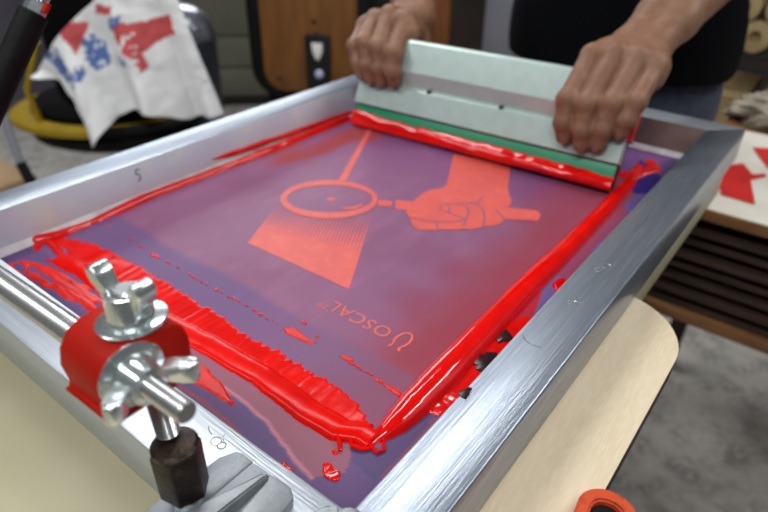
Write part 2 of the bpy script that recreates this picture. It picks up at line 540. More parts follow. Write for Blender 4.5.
# hazy red film right of the ridge, and the navy stain by the far end of it
pm = inside(X + .006 * (fine - .5), Y + .02 * (big - .5), [(0.4342, 0.1217), (0.4314, 0.2625), (0.4401, 0.2983), (0.4553, 0.247), (0.4601, 0.1774), (0.456, 0.1245)]).astype(float)
c = mixc(c, (176, 26, 28), pm * .9)
pm = inside(X + .008 * (fine - .5), Y + .03 * (big - .5), [(.437, .33), (.452, .33), (.45, .50), (.436, .53)]).astype(float)
c = mixc(c, (150, 52, 62), pm * .7)
pm = inside(X + .006 * (fine - .5), Y + .02 * (big - .5), [(0.411, 0.6659), (0.4268, 0.6577), (0.4528, 0.6205), (0.4589, 0.5796), (0.4395, 0.5589), (0.4192, 0.5843)]).astype(float)
c = mixc(c, (44, 36, 108), pm * .95)
c = mixc(c, (98, 74, 128), sst(Y, .585, .60) * (1 - pm) * .8)
Pn = np.stack([X - off.x, Y - off.y, np.full(X.shape, .0002)], -1)
me, used = grid_mesh('mesh_fabric', Pn)
paint(me, c.reshape(-1, 3)[used])
tag(obj_me('mesh_fabric', me, M['mesh'], sf, True, 0), 'purple emulsion covered mesh fabric')

# stencil picture: hand with a magnifying glass, light rays and lettering
SUN = [(0.1305, 0.2713), (0.1691, 0.1921), (0.3024, 0.1949), (0.2257, 0.3274)]
RO = [(0.2116, 0.3517), (0.2151, 0.3464), (0.2179, 0.3407), (0.2197, 0.3346), (0.2207, 0.3283), (0.2208, 0.322), (0.22, 0.3155), (0.2183, 0.3092), (0.2159, 0.303), (0.2127, 0.2971), (0.2088, 0.2916), (0.2043, 0.2864), (0.1992, 0.2818), (0.1936, 0.2777), (0.1876, 0.2742), (0.1812, 0.2714), (0.1746, 0.2693), (0.1678, 0.2679), (0.161, 0.2673), (0.1543, 0.2675), (0.1476, 0.2686), (0.1413, 0.2704), (0.1353, 0.273), (0.1298, 0.2764), (0.1248, 0.2805), (0.1205, 0.2853), (0.117, 0.2907), (0.1143, 0.2967), (0.1125, 0.303), (0.1117, 0.3097), (0.1119, 0.3165), (0.1131, 0.3235), (0.1152, 0.3304), (0.1184, 0.3371), (0.1225, 0.3434), (0.1274, 0.3493), (0.1331, 0.3546), (0.1394, 0.3592), (0.1462, 0.363), (0.1534, 0.3659), (0.1609, 0.3679), (0.1684, 0.369), (0.1758, 0.3691), (0.183, 0.3683), (0.1899, 0.3666), (0.1963, 0.364), (0.2021, 0.3606), (0.2072, 0.3564)]
RI = [(0.2061, 0.3488), (0.2086, 0.3451), (0.2104, 0.3409), (0.2114, 0.3363), (0.2117, 0.3315), (0.2112, 0.3265), (0.2101, 0.3213), (0.2082, 0.3162), (0.2057, 0.3111), (0.2026, 0.3061), (0.1989, 0.3014), (0.1947, 0.2969), (0.1901, 0.2928), (0.1851, 0.289), (0.1798, 0.2858), (0.1744, 0.283), (0.1687, 0.2808), (0.1631, 0.2793), (0.1575, 0.2783), (0.152, 0.278), (0.1467, 0.2783), (0.1418, 0.2793), (0.1372, 0.2809), (0.1331, 0.2832), (0.1296, 0.2861), (0.1267, 0.2896), (0.1244, 0.2935), (0.1229, 0.298), (0.1221, 0.3028), (0.1222, 0.3079), (0.123, 0.3132), (0.1247, 0.3187), (0.1271, 0.3242), (0.1302, 0.3296), (0.1341, 0.3348), (0.1385, 0.3397), (0.1435, 0.3442), (0.1489, 0.3482), (0.1547, 0.3517), (0.1606, 0.3546), (0.1667, 0.3568), (0.1728, 0.3583), (0.1787, 0.359), (0.1844, 0.359), (0.1898, 0.3583), (0.1947, 0.3569), (0.1991, 0.3548), (0.2029, 0.3521)]
DOT = [(0.1734, 0.3204), (0.1747, 0.3176), (0.1742, 0.3148), (0.172, 0.313), (0.169, 0.3129), (0.1663, 0.3146), (0.165, 0.3173), (0.1655, 0.3202), (0.1677, 0.322), (0.1708, 0.3221)]
GLINT = [(0.1897, 0.3072), (0.1994, 0.3167), (0.2042, 0.3269), (0.2039, 0.3362), (0.2076, 0.3281), (0.2064, 0.3172), (0.1999, 0.3093)]
RAY = [(0.0545, 0.5302), (0.0610, 0.5311), (0.1502, 0.3665), (0.1424, 0.3614)]
NECK = [(0.2129, 0.3508), (0.2272, 0.3586), (0.2355, 0.3478), (0.2217, 0.3396)]
FERR = [(0.2285, 0.3636), (0.2489, 0.3742), (0.2585, 0.3561), (0.2417, 0.346)]
HAND = [(0.2557, 0.3466), (0.2494, 0.3633), (0.2455, 0.3791), (0.2431, 0.3967), (0.2447, 0.4118), (0.2519, 0.4211), (0.2536, 0.4324), (0.2376, 0.4648), (0.207, 0.5227), (0.2853, 0.5371), (0.2965, 0.5134), (0.3145, 0.4758), (0.3244, 0.4595), (0.3331, 0.4494), (0.3377, 0.4379), (0.3376, 0.4289), (0.3669, 0.4434), (0.3732, 0.4406), (0.3772, 0.4339), (0.3793, 0.4219), (0.3639, 0.412), (0.3499, 0.4027), (0.3505, 0.3942), (0.3493, 0.3859), (0.3449, 0.3784), (0.3387, 0.374), (0.3372, 0.3668), (0.3316, 0.3591), (0.3243, 0.3544), (0.3212, 0.3499), (0.3054, 0.3377), (0.3046, 0.3344), (0.2963, 0.329), (0.2883, 0.3231), (0.2794, 0.3269), (0.2683, 0.338)]
LINES = [[(0.2671, 0.3398), (0.2781, 0.3419), (0.2888, 0.3466), (0.3068, 0.3586), (0.3141, 0.3686), (0.3133, 0.3762)], [(0.3229, 0.3604), (0.3174, 0.3713), (0.3147, 0.3808), (0.3102, 0.3912), (0.3031, 0.3999), (0.298, 0.4031)], [(0.3382, 0.3749), (0.3323, 0.3883), (0.3235, 0.4021), (0.3155, 0.4101), (0.307, 0.4142), (0.2983, 0.4146)], [(0.349, 0.4012), (0.3432, 0.4076), (0.3347, 0.4134), (0.3285, 0.417)], [(0.3038, 0.337), (0.3, 0.3431), (0.2955, 0.3481)], [(0.2738, 0.3855), (0.2815, 0.3933), (0.2919, 0.4019), (0.298, 0.4031)], [(0.2815, 0.3749), (0.2893, 0.3763), (0.2944, 0.3761), (0.3048, 0.3762), (0.3133, 0.3748)], [(0.2772, 0.3861), (0.2811, 0.3782), (0.283, 0.3725)], [(0.2825, 0.3927), (0.2896, 0.3837), (0.2944, 0.3761)], [(0.2918, 0.4071), (0.3007, 0.4106), (0.3064, 0.4152)], [(0.3076, 0.4147), (0.3043, 0.4273), (0.3022, 0.4373)]]
M['line'] = mat('emulsion line', (128, 78, 112), .4)
def flat(bm, poly, z, mi=0):
    f = bm.faces.new([bm.verts.new((x - off.x, y - off.y, z)) for x, y in poly])
    if f.normal.z < 0: f.normal_flip()
    f.material_index = mi
def ribbon(bm, pts, w, z, mi=0):
    n = len(pts)
    l, r = [], []
    for i, (x, y) in enumerate(pts):
        a = pts[max(i - 1, 0)]; c2 = pts[min(i + 1, n - 1)]
        dx, dy = c2[0] - a[0], c2[1] - a[1]
        s = math.hypot(dx, dy) + 1e-9
        ww = w * (.55 if i in (0, n - 1) else 1) / 2
        l.append((x - dy / s * ww, y + dx / s * ww)); r.append((x + dy / s * ww, y - dx / s * ww))
    flat(bm, l + r[::-1], z, mi)
def stencil(name, bm, label):
    tag(obj(name, bm, [M['stencil'], M['line']], sf, smooth=False), label)
b = bmesh.new()
lerp = lambda p, q, t: (p[0] + (q[0] - p[0]) * t, p[1] + (q[1] - p[1]) * t)
# light cone: solid foot breaking into fine tapering stripes towards the lens
tl, bl, br, tr = SUN
N = 30
solid_l, solid_r = .68, .62
flat(b, [lerp(tl, bl, solid_l), bl, br, lerp(tr, br, solid_r)], .0004)
for i in range(N):
    t0, t1 = i / N, (i + 1) / N
    e = .03 if i in (0, 1, N - 1, N - 2) else .05 + .13 * math.sin(PI * i / N)
    base = lambda t: lerp(lerp(tl, bl, solid_l), lerp(tr, br, solid_r), t)
    topp = lambda t: lerp(tl, tr, t)
    a0, a1 = base(t0), base(t1)
    mid = lerp(base((t0 + t1) / 2), topp((t0 + t1) / 2), 1 - e)
    q0, q1 = lerp(a0, topp(t0), .5), lerp(a1, topp(t1), .5)
    m0, m1 = lerp(q0, q1, .30), lerp(q0, q1, .70)
    flat(b, [a0, a1, m1, mid, m0], .0004)
stencil('stencil_light_cone', b, 'coral red cone of light breaking into fine stripes')
b = bmesh.new(); flat(b, RAY, .0004)
stencil('stencil_light_ray', b, 'coral red narrow ray of light')
b = bmesh.new()
for k in range(48):
    k2 = (k + 1) % 48
    flat(b, [RO[k], RO[k2], RI[k2], RI[k]], .0006)
for p in (DOT, GLINT, NECK):
    flat(b, p, .0006)
flat(b, FERR, .0005)
stencil('stencil_magnifier', b, 'coral red magnifying glass')
b = bmesh.new()
flat(b, HAND, .0007)
for l in LINES:
    ribbon(b, l, .0020, .0009, 1)
stencil('stencil_hand', b, 'coral red hand gripping the handle')
b = bmesh.new()
arc = [(.3827 + .0071 * math.cos(t), .1683 + .0112 * math.sin(t)) for t in np.linspace(math.radians(-52), math.radians(232), 22)]
ar2 = [(.3827 + .0049 * math.cos(t), .1683 + .0090 * math.sin(t)) for t in np.linspace(math.radians(-52), math.radians(232), 22)]
for k in range(21):
    flat(b, [arc[k], arc[k + 1], ar2[k + 1], ar2[k]], .0005)
flat(b, [(.3858, .1602), (.3872, .1596), (.3895, .1556), (.3872, .1545), (.3852, .1582)], .00055)
flat(b, [(.3796, .1602), (.3782, .1594), (.3770, .1556), (.3788, .1545), (.3802, .1582)], .00055)
stencil('stencil_emblem', b, 'coral red upside down omega emblem')
def text_mesh(txt, size, x, y, z, rotz, weight=0.0):
    cu = bpy.data.curves.new('txt', 'FONT')
    cu.body = txt
    cu.size = size
    cu.offset = weight
    cu.space_character = 1.12
    t = bpy.data.objects.new('txt', cu)
    COL.objects.link(t)
    bpy.context.view_layer.update()
    dg = bpy.context.evaluated_depsgraph_get()
    me = bpy.data.meshes.new_from_object(t.evaluated_get(dg))
    bpy.data.objects.remove(t)
    me.transform(Matrix.Translation((x, y, z)) @ Matrix.Rotation(rotz, 4, 'Z'))
    return me
me1 = text_mesh('OSCAL', .0192, .3705 - off.x, .1735 - off.y, .0005, PI, .00008)
me2 = text_mesh("'19", .0105, .3095 - off.x, .1650 - off.y, .0005, PI, 0.0)
b = bmesh.new(); b.from_mesh(me1); b.from_mesh(me2)
tag(obj('stencil_lettering', b, M['stencil'], sf, smooth=False), 'coral red lettering OSCAL')

# glue strip, welds, dried ink and marks on the frame
b = bmesh.new()
prism(b, [(0, 0), (.007, 0), (.004, .0022), (0, .006)], -L / 2, L / 2, lambda a, c2, z: (a - off.x, z, c2))
tag(obj('glue_strip', b, M['tread'], sf, smooth=False), 'pale glue line along the left bar')
b = bmesh.new()
prism(b, [(0, 0), (.007, 0), (.004, .0022), (0, .006)], -W / 2, W / 2, lambda a, c2, z: (z, L - a - off.y, c2))
obj('glue_strip', b, M['tread'], sf, smooth=False)
for (cx, cy, sx, sy) in ((W - .004, .004, -1, 1), (W - .004, L - .004, -1, -1), (.004, .004, 1, 1)):
    b = bmesh.new()
    for k in range(7):
        r = .006 - .0004 * k
        bmesh.ops.create_icosphere(b, subdivisions=2, radius=r, matrix=Matrix.Translation((cx - off.x - sx * .004, cy - off.y - sy * .004, H - .012 - .005 * k)))
    obj('weld', b, M['cast'], sf)
b = bmesh.new()
for (x, y, r) in ((W + .004, -.006, .010), (W - .006, -.010, .008), (W + .012, .002, .006)):
    bmesh.ops.create_icosphere(b, subdivisions=3, radius=r, matrix=Matrix.Translation((x - off.x, y - off.y, H)) @ Matrix.Diagonal((1, 1, .10, 1)))
for v in b.verts:
    v.co.z += .0006 * math.sin(v.co.x * 900) * math.cos(v.co.y * 800)
obj('weld', b, M['cast'], sf)
for (x, y, z, rx, ry, lab) in ((.4733, .1092, H, .0030, .0052, 'black dried ink spot on the right bar'), (.4475, .186, .0012, .0075, .012, 'black dried ink spot on the mesh'), (.4462, .222, .0012, .005, .008, 'smaller black dried ink spot on the mesh')):
    b = bmesh.new()
    P_ = [((1 + .22 * math.sin(3 * t + y * 90) + .12 * math.sin(7 * t)) * rx * math.cos(t), (1 + .22 * math.sin(3 * t + y * 90) + .12 * math.sin(7 * t)) * ry * math.sin(t)) for t in np.linspace(0, 2 * PI, 26)[:-1]]
    prism(b, [(px + x - off.x, py + y - off.y) for px, py in P_], z, z + (.0006 if z > .01 else .0018), bev=.0002)
    tag(obj('dried_ink_spot', b, M['ink_dry'], sf), lab)
def ring_mark(x, y, r, m, z=H + .0001, a0=0, a1=2 * PI, w=.00026):
    b = bmesh.new()
    pts = [(x - off.x + r * math.cos(t), y - off.y + r * math.sin(t), z) for t in np.linspace(a0, a1, 16)]
    tube(b, pts, w, 5)
    tag(obj('scratch_mark', b, m, sf), 'hand scratched mark')
for a in ((.3815, -.0126, .0030, M['scratch']), (.3866, -.0127, .0024, M['pen']), (.3850, -.0060, .0036, M['scratch'], H + .0001, 3.2, 4.6), (.3760, -.0020, .0090, M['pen'], H + .0001, 3.9, 4.7),
          (.489, .31, .004, M['scratch'], H + .0001, 0, 5.0, .00016), (.486, .30, .003, M['scratch'], H + .0001, 1, 6, .00016), (.492, .25, .004, M['scratch'], H + .0001, 2, 7, .00016), (.487, .243, .003, M['scratch'], H + .0001, 0, 5, .00016), (.486, .19, .012, M['scratch'], H + .0001, 3.6, 5.2)):
    ring_mark(*a)
b = bmesh.new()
tube(b, [(-off.x + .0003, y - off.y, z) for y, z in ((.187, .035), (.182, .036), (.181, .031), (.185, .029), (.186, .024), (.182, .022))], .0005, 5)
tag(obj('pen_mark', b, M['pen'], sf), 'black pen squiggle on the left bar')

# -------------------------------------------------------------------- wet ink
def bead_fn(line, wid, hgt, lump=.25, seed=1, fr=60):
    def fn(X, Y):
        d, t = seg_dist(X, Y, line)
        w = np.interp(t, np.linspace(0, 1, len(wid)), wid)
        w = w * (1 + lump * (fbm(X * fr, Y * fr, seed) - .5) * 2)
        h = np.where(d < w, np.sqrt(np.clip(1 - (d / w) ** 2, 0, 1)) * w * hgt, -1)
        return h * (1 + .07 * (fbm(X * 60, Y * 30, seed + 3) - .5))
    return fn
o = heightfield('ink_ridge', (.405, .06, .447, .655), .0011, bead_fn(RBEAD, RBEADW, .95, .10, 3, 12), M['ink'])
tag(o, 'thick glossy ridge of red ink along the right side of the print', 'ink')
o = heightfield('ink_ridge', (-.0005, .045, .022, .545), .0009, bead_fn(LBEAD, LBEADW, .95, .22, 8, 40), M['ink'])
tag(o, 'thin wavy ridge of red ink along the left bar', 'ink')

def band_fn(X, Y):
    yl = np.interp(X, [p[0] for p in BANDL], [p[1] for p in BANDL]) + .0035 * (fbm(X * 40, X * 0, 21) - .5)
    comb = vnoise(X * 420, X * 0 + 3, 31)
    yu = np.interp(X, [p[0] for p in BANDU], [p[1] for p in BANDU]) + .0045 * (comb - .5) + .005 * (fbm(X * 60, X * 0, 25) - .5)
    g = .010
    ridge = np.clip(1 - ((Y - yl - g) / g) ** 2, -1, 1)
    ridge = np.where(np.abs(Y - yl - g) < g, np.sqrt(np.clip(ridge, 0, 1)) * (.0030 + .0022 * sst(X, .25, .42)), 0)
    t = np.clip((Y - yl) / (yu - yl), 0, 1)
    stk = vnoise(X * 330 + 8 * Y, Y * 18, 41)
    film = (.0011 - .0007 * t) * (.6 + .6 * stk) + .0004 * (fbm(X * 60, Y * 60, 44) - .4)
    h = np.maximum(ridge, film) + .00025 * (fbm(X * 90, Y * 120, 46) - .5)
    ins = (Y > yl) & (Y < yu) & (X > .006 + .004 * fbm(X * 0, Y * 150, 47)) & (X < .4295)
    # patchy start at the left end
    hole = (X < .16) & (fbm(X * 28, Y * 90, 51) > .60) & (Y < yl + .022)
    return np.where(ins & ~hole, np.maximum(h, .00012), -1)
o = heightfield('ink_band', (.004, .040, .431, .104), .0010, band_fn, M['ink_band'])
tag(o, 'broad combed band of red ink across the near end of the print', 'ink')
STRK = [(0.0169, 0.0239), (0.0575, 0.0335), (0.0862, 0.0375), (0.1535, 0.0393), (0.2235, 0.0413), (0.2669, 0.0428), (0.3071, 0.0392), (0.3291, 0.0365)]
def strk_fn(X, Y):
    d, t = seg_dist(X, Y, STRK)
    w = np.interp(t, [0, .12, .3, .55, .8, 1], [.004, .011, .010, .007, .0065, .0012]) * (1 + .8 * (fbm(X * 70, Y * 160, 61) - .5))
    h = np.where(d < w, .0012 * np.sqrt(np.clip(1 - (d / w) ** 2, 0, 1)) + .0006 * (vnoise(X * 60, Y * 600, 63) - .3), -1)
    return np.where((X < .2) & (fbm(X * 40, Y * 120, 66) > .66), -1, h)
o = heightfield('ink_streak', (.006, .008, .335, .056), .0010, strk_fn, M['ink_thin'])
tag(o, 'thin streak of red ink between the broad red band and the near bar', 'ink')
# smear on the inner wall of the left bar
b = bmesh.new()
n = 60
pts = [(.0, .285 + .27 * i / n, .0145 - .0095 * (i / n) ** .7) for i in range(n)]
tube(b, [(x + .0003, y, z + .0003 * math.sin(i * .4)) for i, (x, y, z) in enumerate(pts)], [.0006 + .0034 * min(1, i / 8) * (.9 + .1 * math.sin(i * .45)) for i in range(n)], 8)
o = obj('ink_streak', b, M['ink'])
tag(o, 'thin line of red ink smeared on the inner wall of the left bar', 'ink')
# large drop and small drops in a row
DROP = [(0.2936, 0.1196), (0.2986, 0.1183), (0.3032, 0.1246), (0.3163, 0.1222), (0.3294, 0.1213), (0.3245, 0.1174), (0.3117, 0.1161), (0.3034, 0.1154)]
o = heightfield('ink_drop', (.285, .110, .334, .128), .0007, lambda X, Y: np.where(inside(X + .002 * (fbm(X * 200, Y * 200, 71) - .5), Y, DROP), .0009, -1), M['ink_thin'])
tag(o, 'largest red ink splash in the dotted line, beside the lettering', 'ink')
SD = [(.1179, .1184, .0026), (.114, .1188, .0018), (.122, .1183, .0017), (.3262, .1285, .0018)]
for i, ((x0, y0), (x1, y1)) in enumerate(zip(SPLAT, SPLAT[1:])):
    for k in range(2 if i in (0, 9) else 7 if i in (2, 3, 4, 5, 10, 11) else 5):
        t = random.random()
        SD.append((x0 + (x1 - x0) * t, y0 + (y1 - y0) * t + random.uniform(-.0007, .0007), random.uniform(.0005, .0015)))
SD += [(.3046, .1345, .0022), (.362, .1235, .0028), (.4137, .1185, .003), (.408, .119, .0028), (.395, .1197, .0022)]
for i, (x, y, r) in enumerate(SD):
    b = bmesh.new()
    bmesh.ops.create_icosphere(b, subdivisions=2, radius=1, matrix=Matrix.Translation((x, y, .0005)) @ Matrix.Rotation(random.uniform(-.5, .5), 4, 'Z') @ Matrix.Diagonal((r * random.uniform(1, 2.2), r * .8, .0005, 1)))
    o = obj('ink_drop', b, M['ink_thin'])
    tag(o, 'small red ink speck in the dotted line across the purple mesh', 'ink', 'ink specks in a dotted line')
# flecks by the near right corner
for (x, y, r, lab) in ((.424, .0365, .006, 'larger red ink fleck near the inner corner of the frame'), (.4005, .0205, .0045, 'smaller red ink fleck beside the near bar'), (.415, .050, .0018, 'tiny round red ink dot near the inner corner of the frame')):
    o = heightfield('ink_fleck', (x - .016, y - .016, x + .016, y + .016), .0007, lambda X, Y: np.where(np.hypot((X - x + (Y - y) * .6) / 1.2, (Y - y) * 1.5) < r * (.6 + .9 * fbm(X * 220, Y * 220, 81)), .0014 * (.5 + fbm(X * 300, Y * 300, 83)), -1), M['ink'])
    tag(o, lab, 'ink')
# stringy tangle joining ridge and band
b = bmesh.new()
for k, pts in enumerate(([(.426, .075, .001), (.430, .068, .002), (.437, .066, .0015), (.439, .071, .001), (.434, .077, .002)], [(.414, .066, .002), (.421, .060, .002), (.428, .062, .002), (.432, .068, .001)], [(.405, .062, .003), (.413, .057, .002), (.417, .0525, .001)])):
    tube(b, pts, [.0012, .0018, .0014, .0016, .0011][:len(pts)], 8)
tag(obj('ink_strand', b, M['ink']), 'loop of red ink strands where the ridge meets the broad band', 'ink')
# splash right of the ridge
def spl_fn(X, Y):
    d, t = seg_dist(X, Y, [(.445, .125), (.447, .17), (.446, .22), (.448, .25)])
    w = .008 * (.4 + 1.3 * fbm(X * 130, Y * 90, 91))
    return np.where(d < w, .0010 + .0009 * (fbm(X * 90, Y * 90, 93) - .3), -1)
tag(heightfield('ink_smear', (.43, .105, .468, .275), .0009, spl_fn, M['ink']), 'rough smear of red ink between the thick ridge and the right bar', 'ink')
def spl2(X, Y):
    d, t = seg_dist(X, Y, [(.413, .60), (.427, .625), (.437, .645), (.425, .665)])
    w = .008 * (.3 + 1.2 * fbm(X * 110, Y * 80, 95))
    return np.where(d < w, .0014 + .0022 * (fbm(X * 120, Y * 120, 97) - .35), -1)
tag(heightfield('ink_smear', (.395, .575, .462, .70), .0010, spl2, M['ink']), 'smear of red ink behind the right end of the squeegee', 'ink')
tag(heightfield('ink_fleck', (.440, .30, .462, .345), .0008, lambda X, Y: np.where(np.hypot(X - .451, (Y - .322) * .6) < .006 * (.5 + fbm(X * 150, Y * 150, 99)), .003, -1), M['ink']), 'red ink blob beside the middle of the right bar', 'ink')

# ------------------------------------------------------------------- squeegee
TILT = math.radians(24)
A = V((.9983, .0581, 0)).normalized()
PER = V((-A.y, A.x, 0))
D = PER * math.sin(TILT) + V((0, 0, math.cos(TILT)))
NN = -(PER * math.cos(TILT) - V((0, 0, math.sin(TILT))))
SO = V((.0315, .5207, .0012))
SM = Matrix(((A.x, D.x, NN.x, SO.x), (A.y, D.y, NN.y, SO.y), (A.z, D.z, NN.z, SO.z), (0, 0, 0, 1)))
LEN = .385
sq = thing('squeegee', 'pale aluminium screen printing squeegee with green blade held in both hands', 'squeegee')
sq.matrix_world = SM
# local frame: x along the blade, y up the handle, z towards the front
prof = [(-.0095, .0325), (.0095, .0325), (.0105, .0335), (.0105, .0650), (.0095, .0663), (.0055, .0670), (.0055, .0700), (.0160, .0885), (.0160, .1270), (.0145, .1300), (.0100, .1320), (-.0100, .1320), (-.0145, .1300), (-.0160, .1270), (-.0160, .0885), (-.0055, .0700), (-.0055, .0670), (-.0095, .0663), (-.0105, .0650), (-.0105, .0335)]
b = bmesh.new(); prism(b, prof, 0, LEN, lambda a, c2, z: (z, c2, a))
tag(obj('handle', b, M['handle'], sq, angle=25), 'pale aluminium handle')
b = bmesh.new(); prism(b, [(-.0045, 0), (.0045, 0), (.0045, .034), (-.0045, .034)], .001, LEN - .001, lambda a, c2, z: (z, c2, a), bev=.0006)
tag(obj('blade', b, M['blade'], sq), 'green blade')
for u in (.116, .224, .332):
    b = bmesh.new(); cyl(b, (u, .0680, .004), (u, .0680, .0105), .0028, 12)
    tag(obj('bolt', b, M['steel_dark'], sq), 'dark bolt in the groove')
# ink coat on the blade front
us = np.linspace(-.002, LEN + .002, 170)
ts = np.linspace(0, 1, 26)
U, T = np.meshgrid(us, ts)
top = .0215 - .002 * sst(U, .0, .1) + .0055 * (fbm(U * 50, U * 0, 101) - .45) - .003 * sst(U, .33, .39)
bul = (.0030 + .0115 * sst(U, .08, .28)) * (1 + .35 * (fbm(U * 45, T * 2, 103) - .5))
ang = T * PI
S = top * (1 - np.cos(ang)) / 2
S = S * 1.0 - .0002
Zf = .0046 + bul * np.sin(ang) ** .7 * (1.25 - .5 * T)
P1 = np.stack([U, S, Zf], -1)
me, _ = grid_mesh('ink_coat', P1)
tag(obj_me('ink_coat', me, M['ink'], sq, True, 0), 'glossy red ink coating the lower blade')
# smear on the right end of the handle
b = bmesh.new(); prism(b, [(-.0155, .060), (.004, .062), (.010, .080), (.0155, .095), (.014, .129), (-.015, .129), (-.0150, .09), (-.009, .07)], LEN, LEN + .0045, lambda a, c2, z: (z, c2, a))
tag(obj('ink_smear', b, M['ink'], sq), 'red ink on the end of the handle')
b = bmesh.new(); prism(b, [(-.006, .004), (.004, .004), (.006, .03), (-.010, .033), (-.010, .06), (-.014, .06)], LEN - .0005, LEN + .0008, lambda a, c2, z: (z, c2, a))
tag(obj('ink_smear', b, M['ink_dry'], sq), 'dark ink on the end of the blade')

# --------------------------------------------------------------------- person
pr = thing('person', 'person in black tee shirt and jeans with both hands on the squeegee', 'person', (.24, 1.03, FLOOR))
def loc(u, s, n):
    return np.array(SM @ V((u, s, n)))
def hand(fingers, palm_joint, wrist, thumb, elbow, shoulder, pads, res=.0016):
    """fingers: list of (mcp, pip, dip, tip, radius scale) in squeegee space"""
    allp = [loc(*q) for f in fingers for q in f[:4]] + [loc(*wrist), np.array(elbow)] + [loc(*q) for q in thumb]
    allp = np.array(allp)
    lo, hi = allp.min(0) - .055, allp.max(0) + .055
    F, Pm = Solid(lo, hi, res), Solid(lo, hi, res)
    for f in fingers:
        g = Solid(lo, hi, res) if False else F
        pts = [loc(*q) for q in f[:4]]
        s = f[4]
        R = [.0136 * s, .0127 * s, .0117 * s, .0102 * s]
        # one finger: chained with soft joints, hard against its neighbour
        t = Solid(np.min(pts, 0) - .03, np.max(pts, 0) + .03, res)
        # snap the small grid to the large one
        k0 = np.round((t.lo - F.lo) / res).astype(int)
        k0 = np.maximum(k0, 0)
        t.lo = F.lo + k0 * res
        t.n = np.minimum(t.n, F.n - k0)
        t.f = np.full(t.n, 1.0, np.float32)
        t.chain(pts, R, .004)
        # knuckle swellings
        t.ell(pts[1], (R[1] * 1.06,) * 3, .004)
        t.ell(pts[2], (R[2] * 1.03,) * 3, .003)
        sl = tuple(slice(k0[i], k0[i] + t.n[i]) for i in range(3))
        F._join(sl, t.f, .0022)
    w = loc(*wrist)
    mc = [loc(*f[0]) for f in fingers]
    ix = 0
    for i, m_ in enumerate(mc):
        side = (i - 1.5) / 1.5
        wp = w + (mc[-1] - mc[0]) / np.linalg.norm(mc[-1] - mc[0]) * .016 * side
        Pm.cone(wp, m_ - (m_ - wp) * .06, .0185, .0142, .012)
        Pm.ell(m_ + np.array(NN) * .001 + np.array(D) * .0015, (.0112, .0112, .0112), .005)
    Pm.cone(mc[3] - (mc[3] - w) * .12, w + (mc[3] - mc[0]) * .18, .0165, .0185, .012)
    Pm.cone(mc[0] - (mc[0] - w) * .35 , loc(*thumb[1]), .0135, .0135, .012)
    for pa, pb in pads:
        Pm.cone(mc[0] if len(pads) > 1 and pa[2] > 0 else loc(*pb), loc(*pa), .0145, .0125, .010)
        Pm.cone(loc(*pa), loc(*pb), .0125, .0160, .010)
    tp = [loc(*q) for q in thumb]
    Pm.chain(tp, [.017, .0135, .0115, .0095], .008)
    e = np.array(elbow)
    ax = (mc[-1] - mc[0]) / np.linalg.norm(mc[-1] - mc[0])
    fd = (e - w) / np.linalg.norm(e - w)
    ax = ax - fd * (ax @ fd)
    ax /= np.linalg.norm(ax)
    for sgn in (-1, 1):
        Pm.cone(w + ax * .014 * sgn, w + fd * .06 + ax * .015 * sgn, .0195, .0225, .012)
        Pm.cone(w + fd * .06 + ax * .015 * sgn, w + fd * .17 + ax * .013 * sgn, .0225, .034, .012)
        Pm.cone(w + fd * .17 + ax * .013 * sgn, e, .034, .036, .012)
    Pm.add(F, .006)
    return Pm.mesh(), [(loc(*f[3]), loc(*f[2]), f[4]) for f in fingers]

EL, ER = (.424, .875, .262), (-.095, .850, .285)
left = hand([((0.3160, .149, .002), (0.3120, .091, .0325), (0.3140, .065, .0285), (0.3170, .0505, .0207), 1.0),
             ((0.3420, .154, .004), (0.3360, .090, .0345), (0.3380, .061, .0290), (0.3400, .0460, .0207), 1.02),
             ((0.3670, .154, .002), (0.3630, .096, .0325), (0.3600, .067, .0285), (0.3590, .0505, .0207), 1.0),
             ((0.3890, .147, -.004), (0.3870, .104, .0295), (0.3820, .082, .0275), (0.3795, .0680, .0200), .86)],
            None, (.353, .178, -.056), [(.338, .168, -.052), (.308, .146, -.044), (.292, .118, -.031), (.288, .094, -.028)], EL, (.43, 1.0, .46),
            [((.385, .135, -.012), (.366, .150, -.055))])
right = hand([((.047, .155, .001), (.059, .107, .0315), (.063, .083, .0280), (.064, .0715, .0207), .95),
              ((.019, .161, .001), (.034, .110, .0335), (.041, .084, .0285), (.043, .0695, .0207), .95),
              ((-.007, .153, -.003), (.008, .113, .0315), (.019, .085, .0280), (.024, .0685, .0207), .93),
              ((-.027, .140, -.010), (-.012, .108, .0250), (.000, .086, .0240), (.007, .0725, .0200), .82)],
              None, (.022, .170, -.060), [(.034, .156, -.056), (.050, .138, -.046), (.060, .114, -.033), (.063, .092, -.028)], ER, (.04, 1.0, .46),
              [((.060, .141, .003), (.052, .146, -.020)), ((.052, .140, -.040), (.030, .150, -.060))])
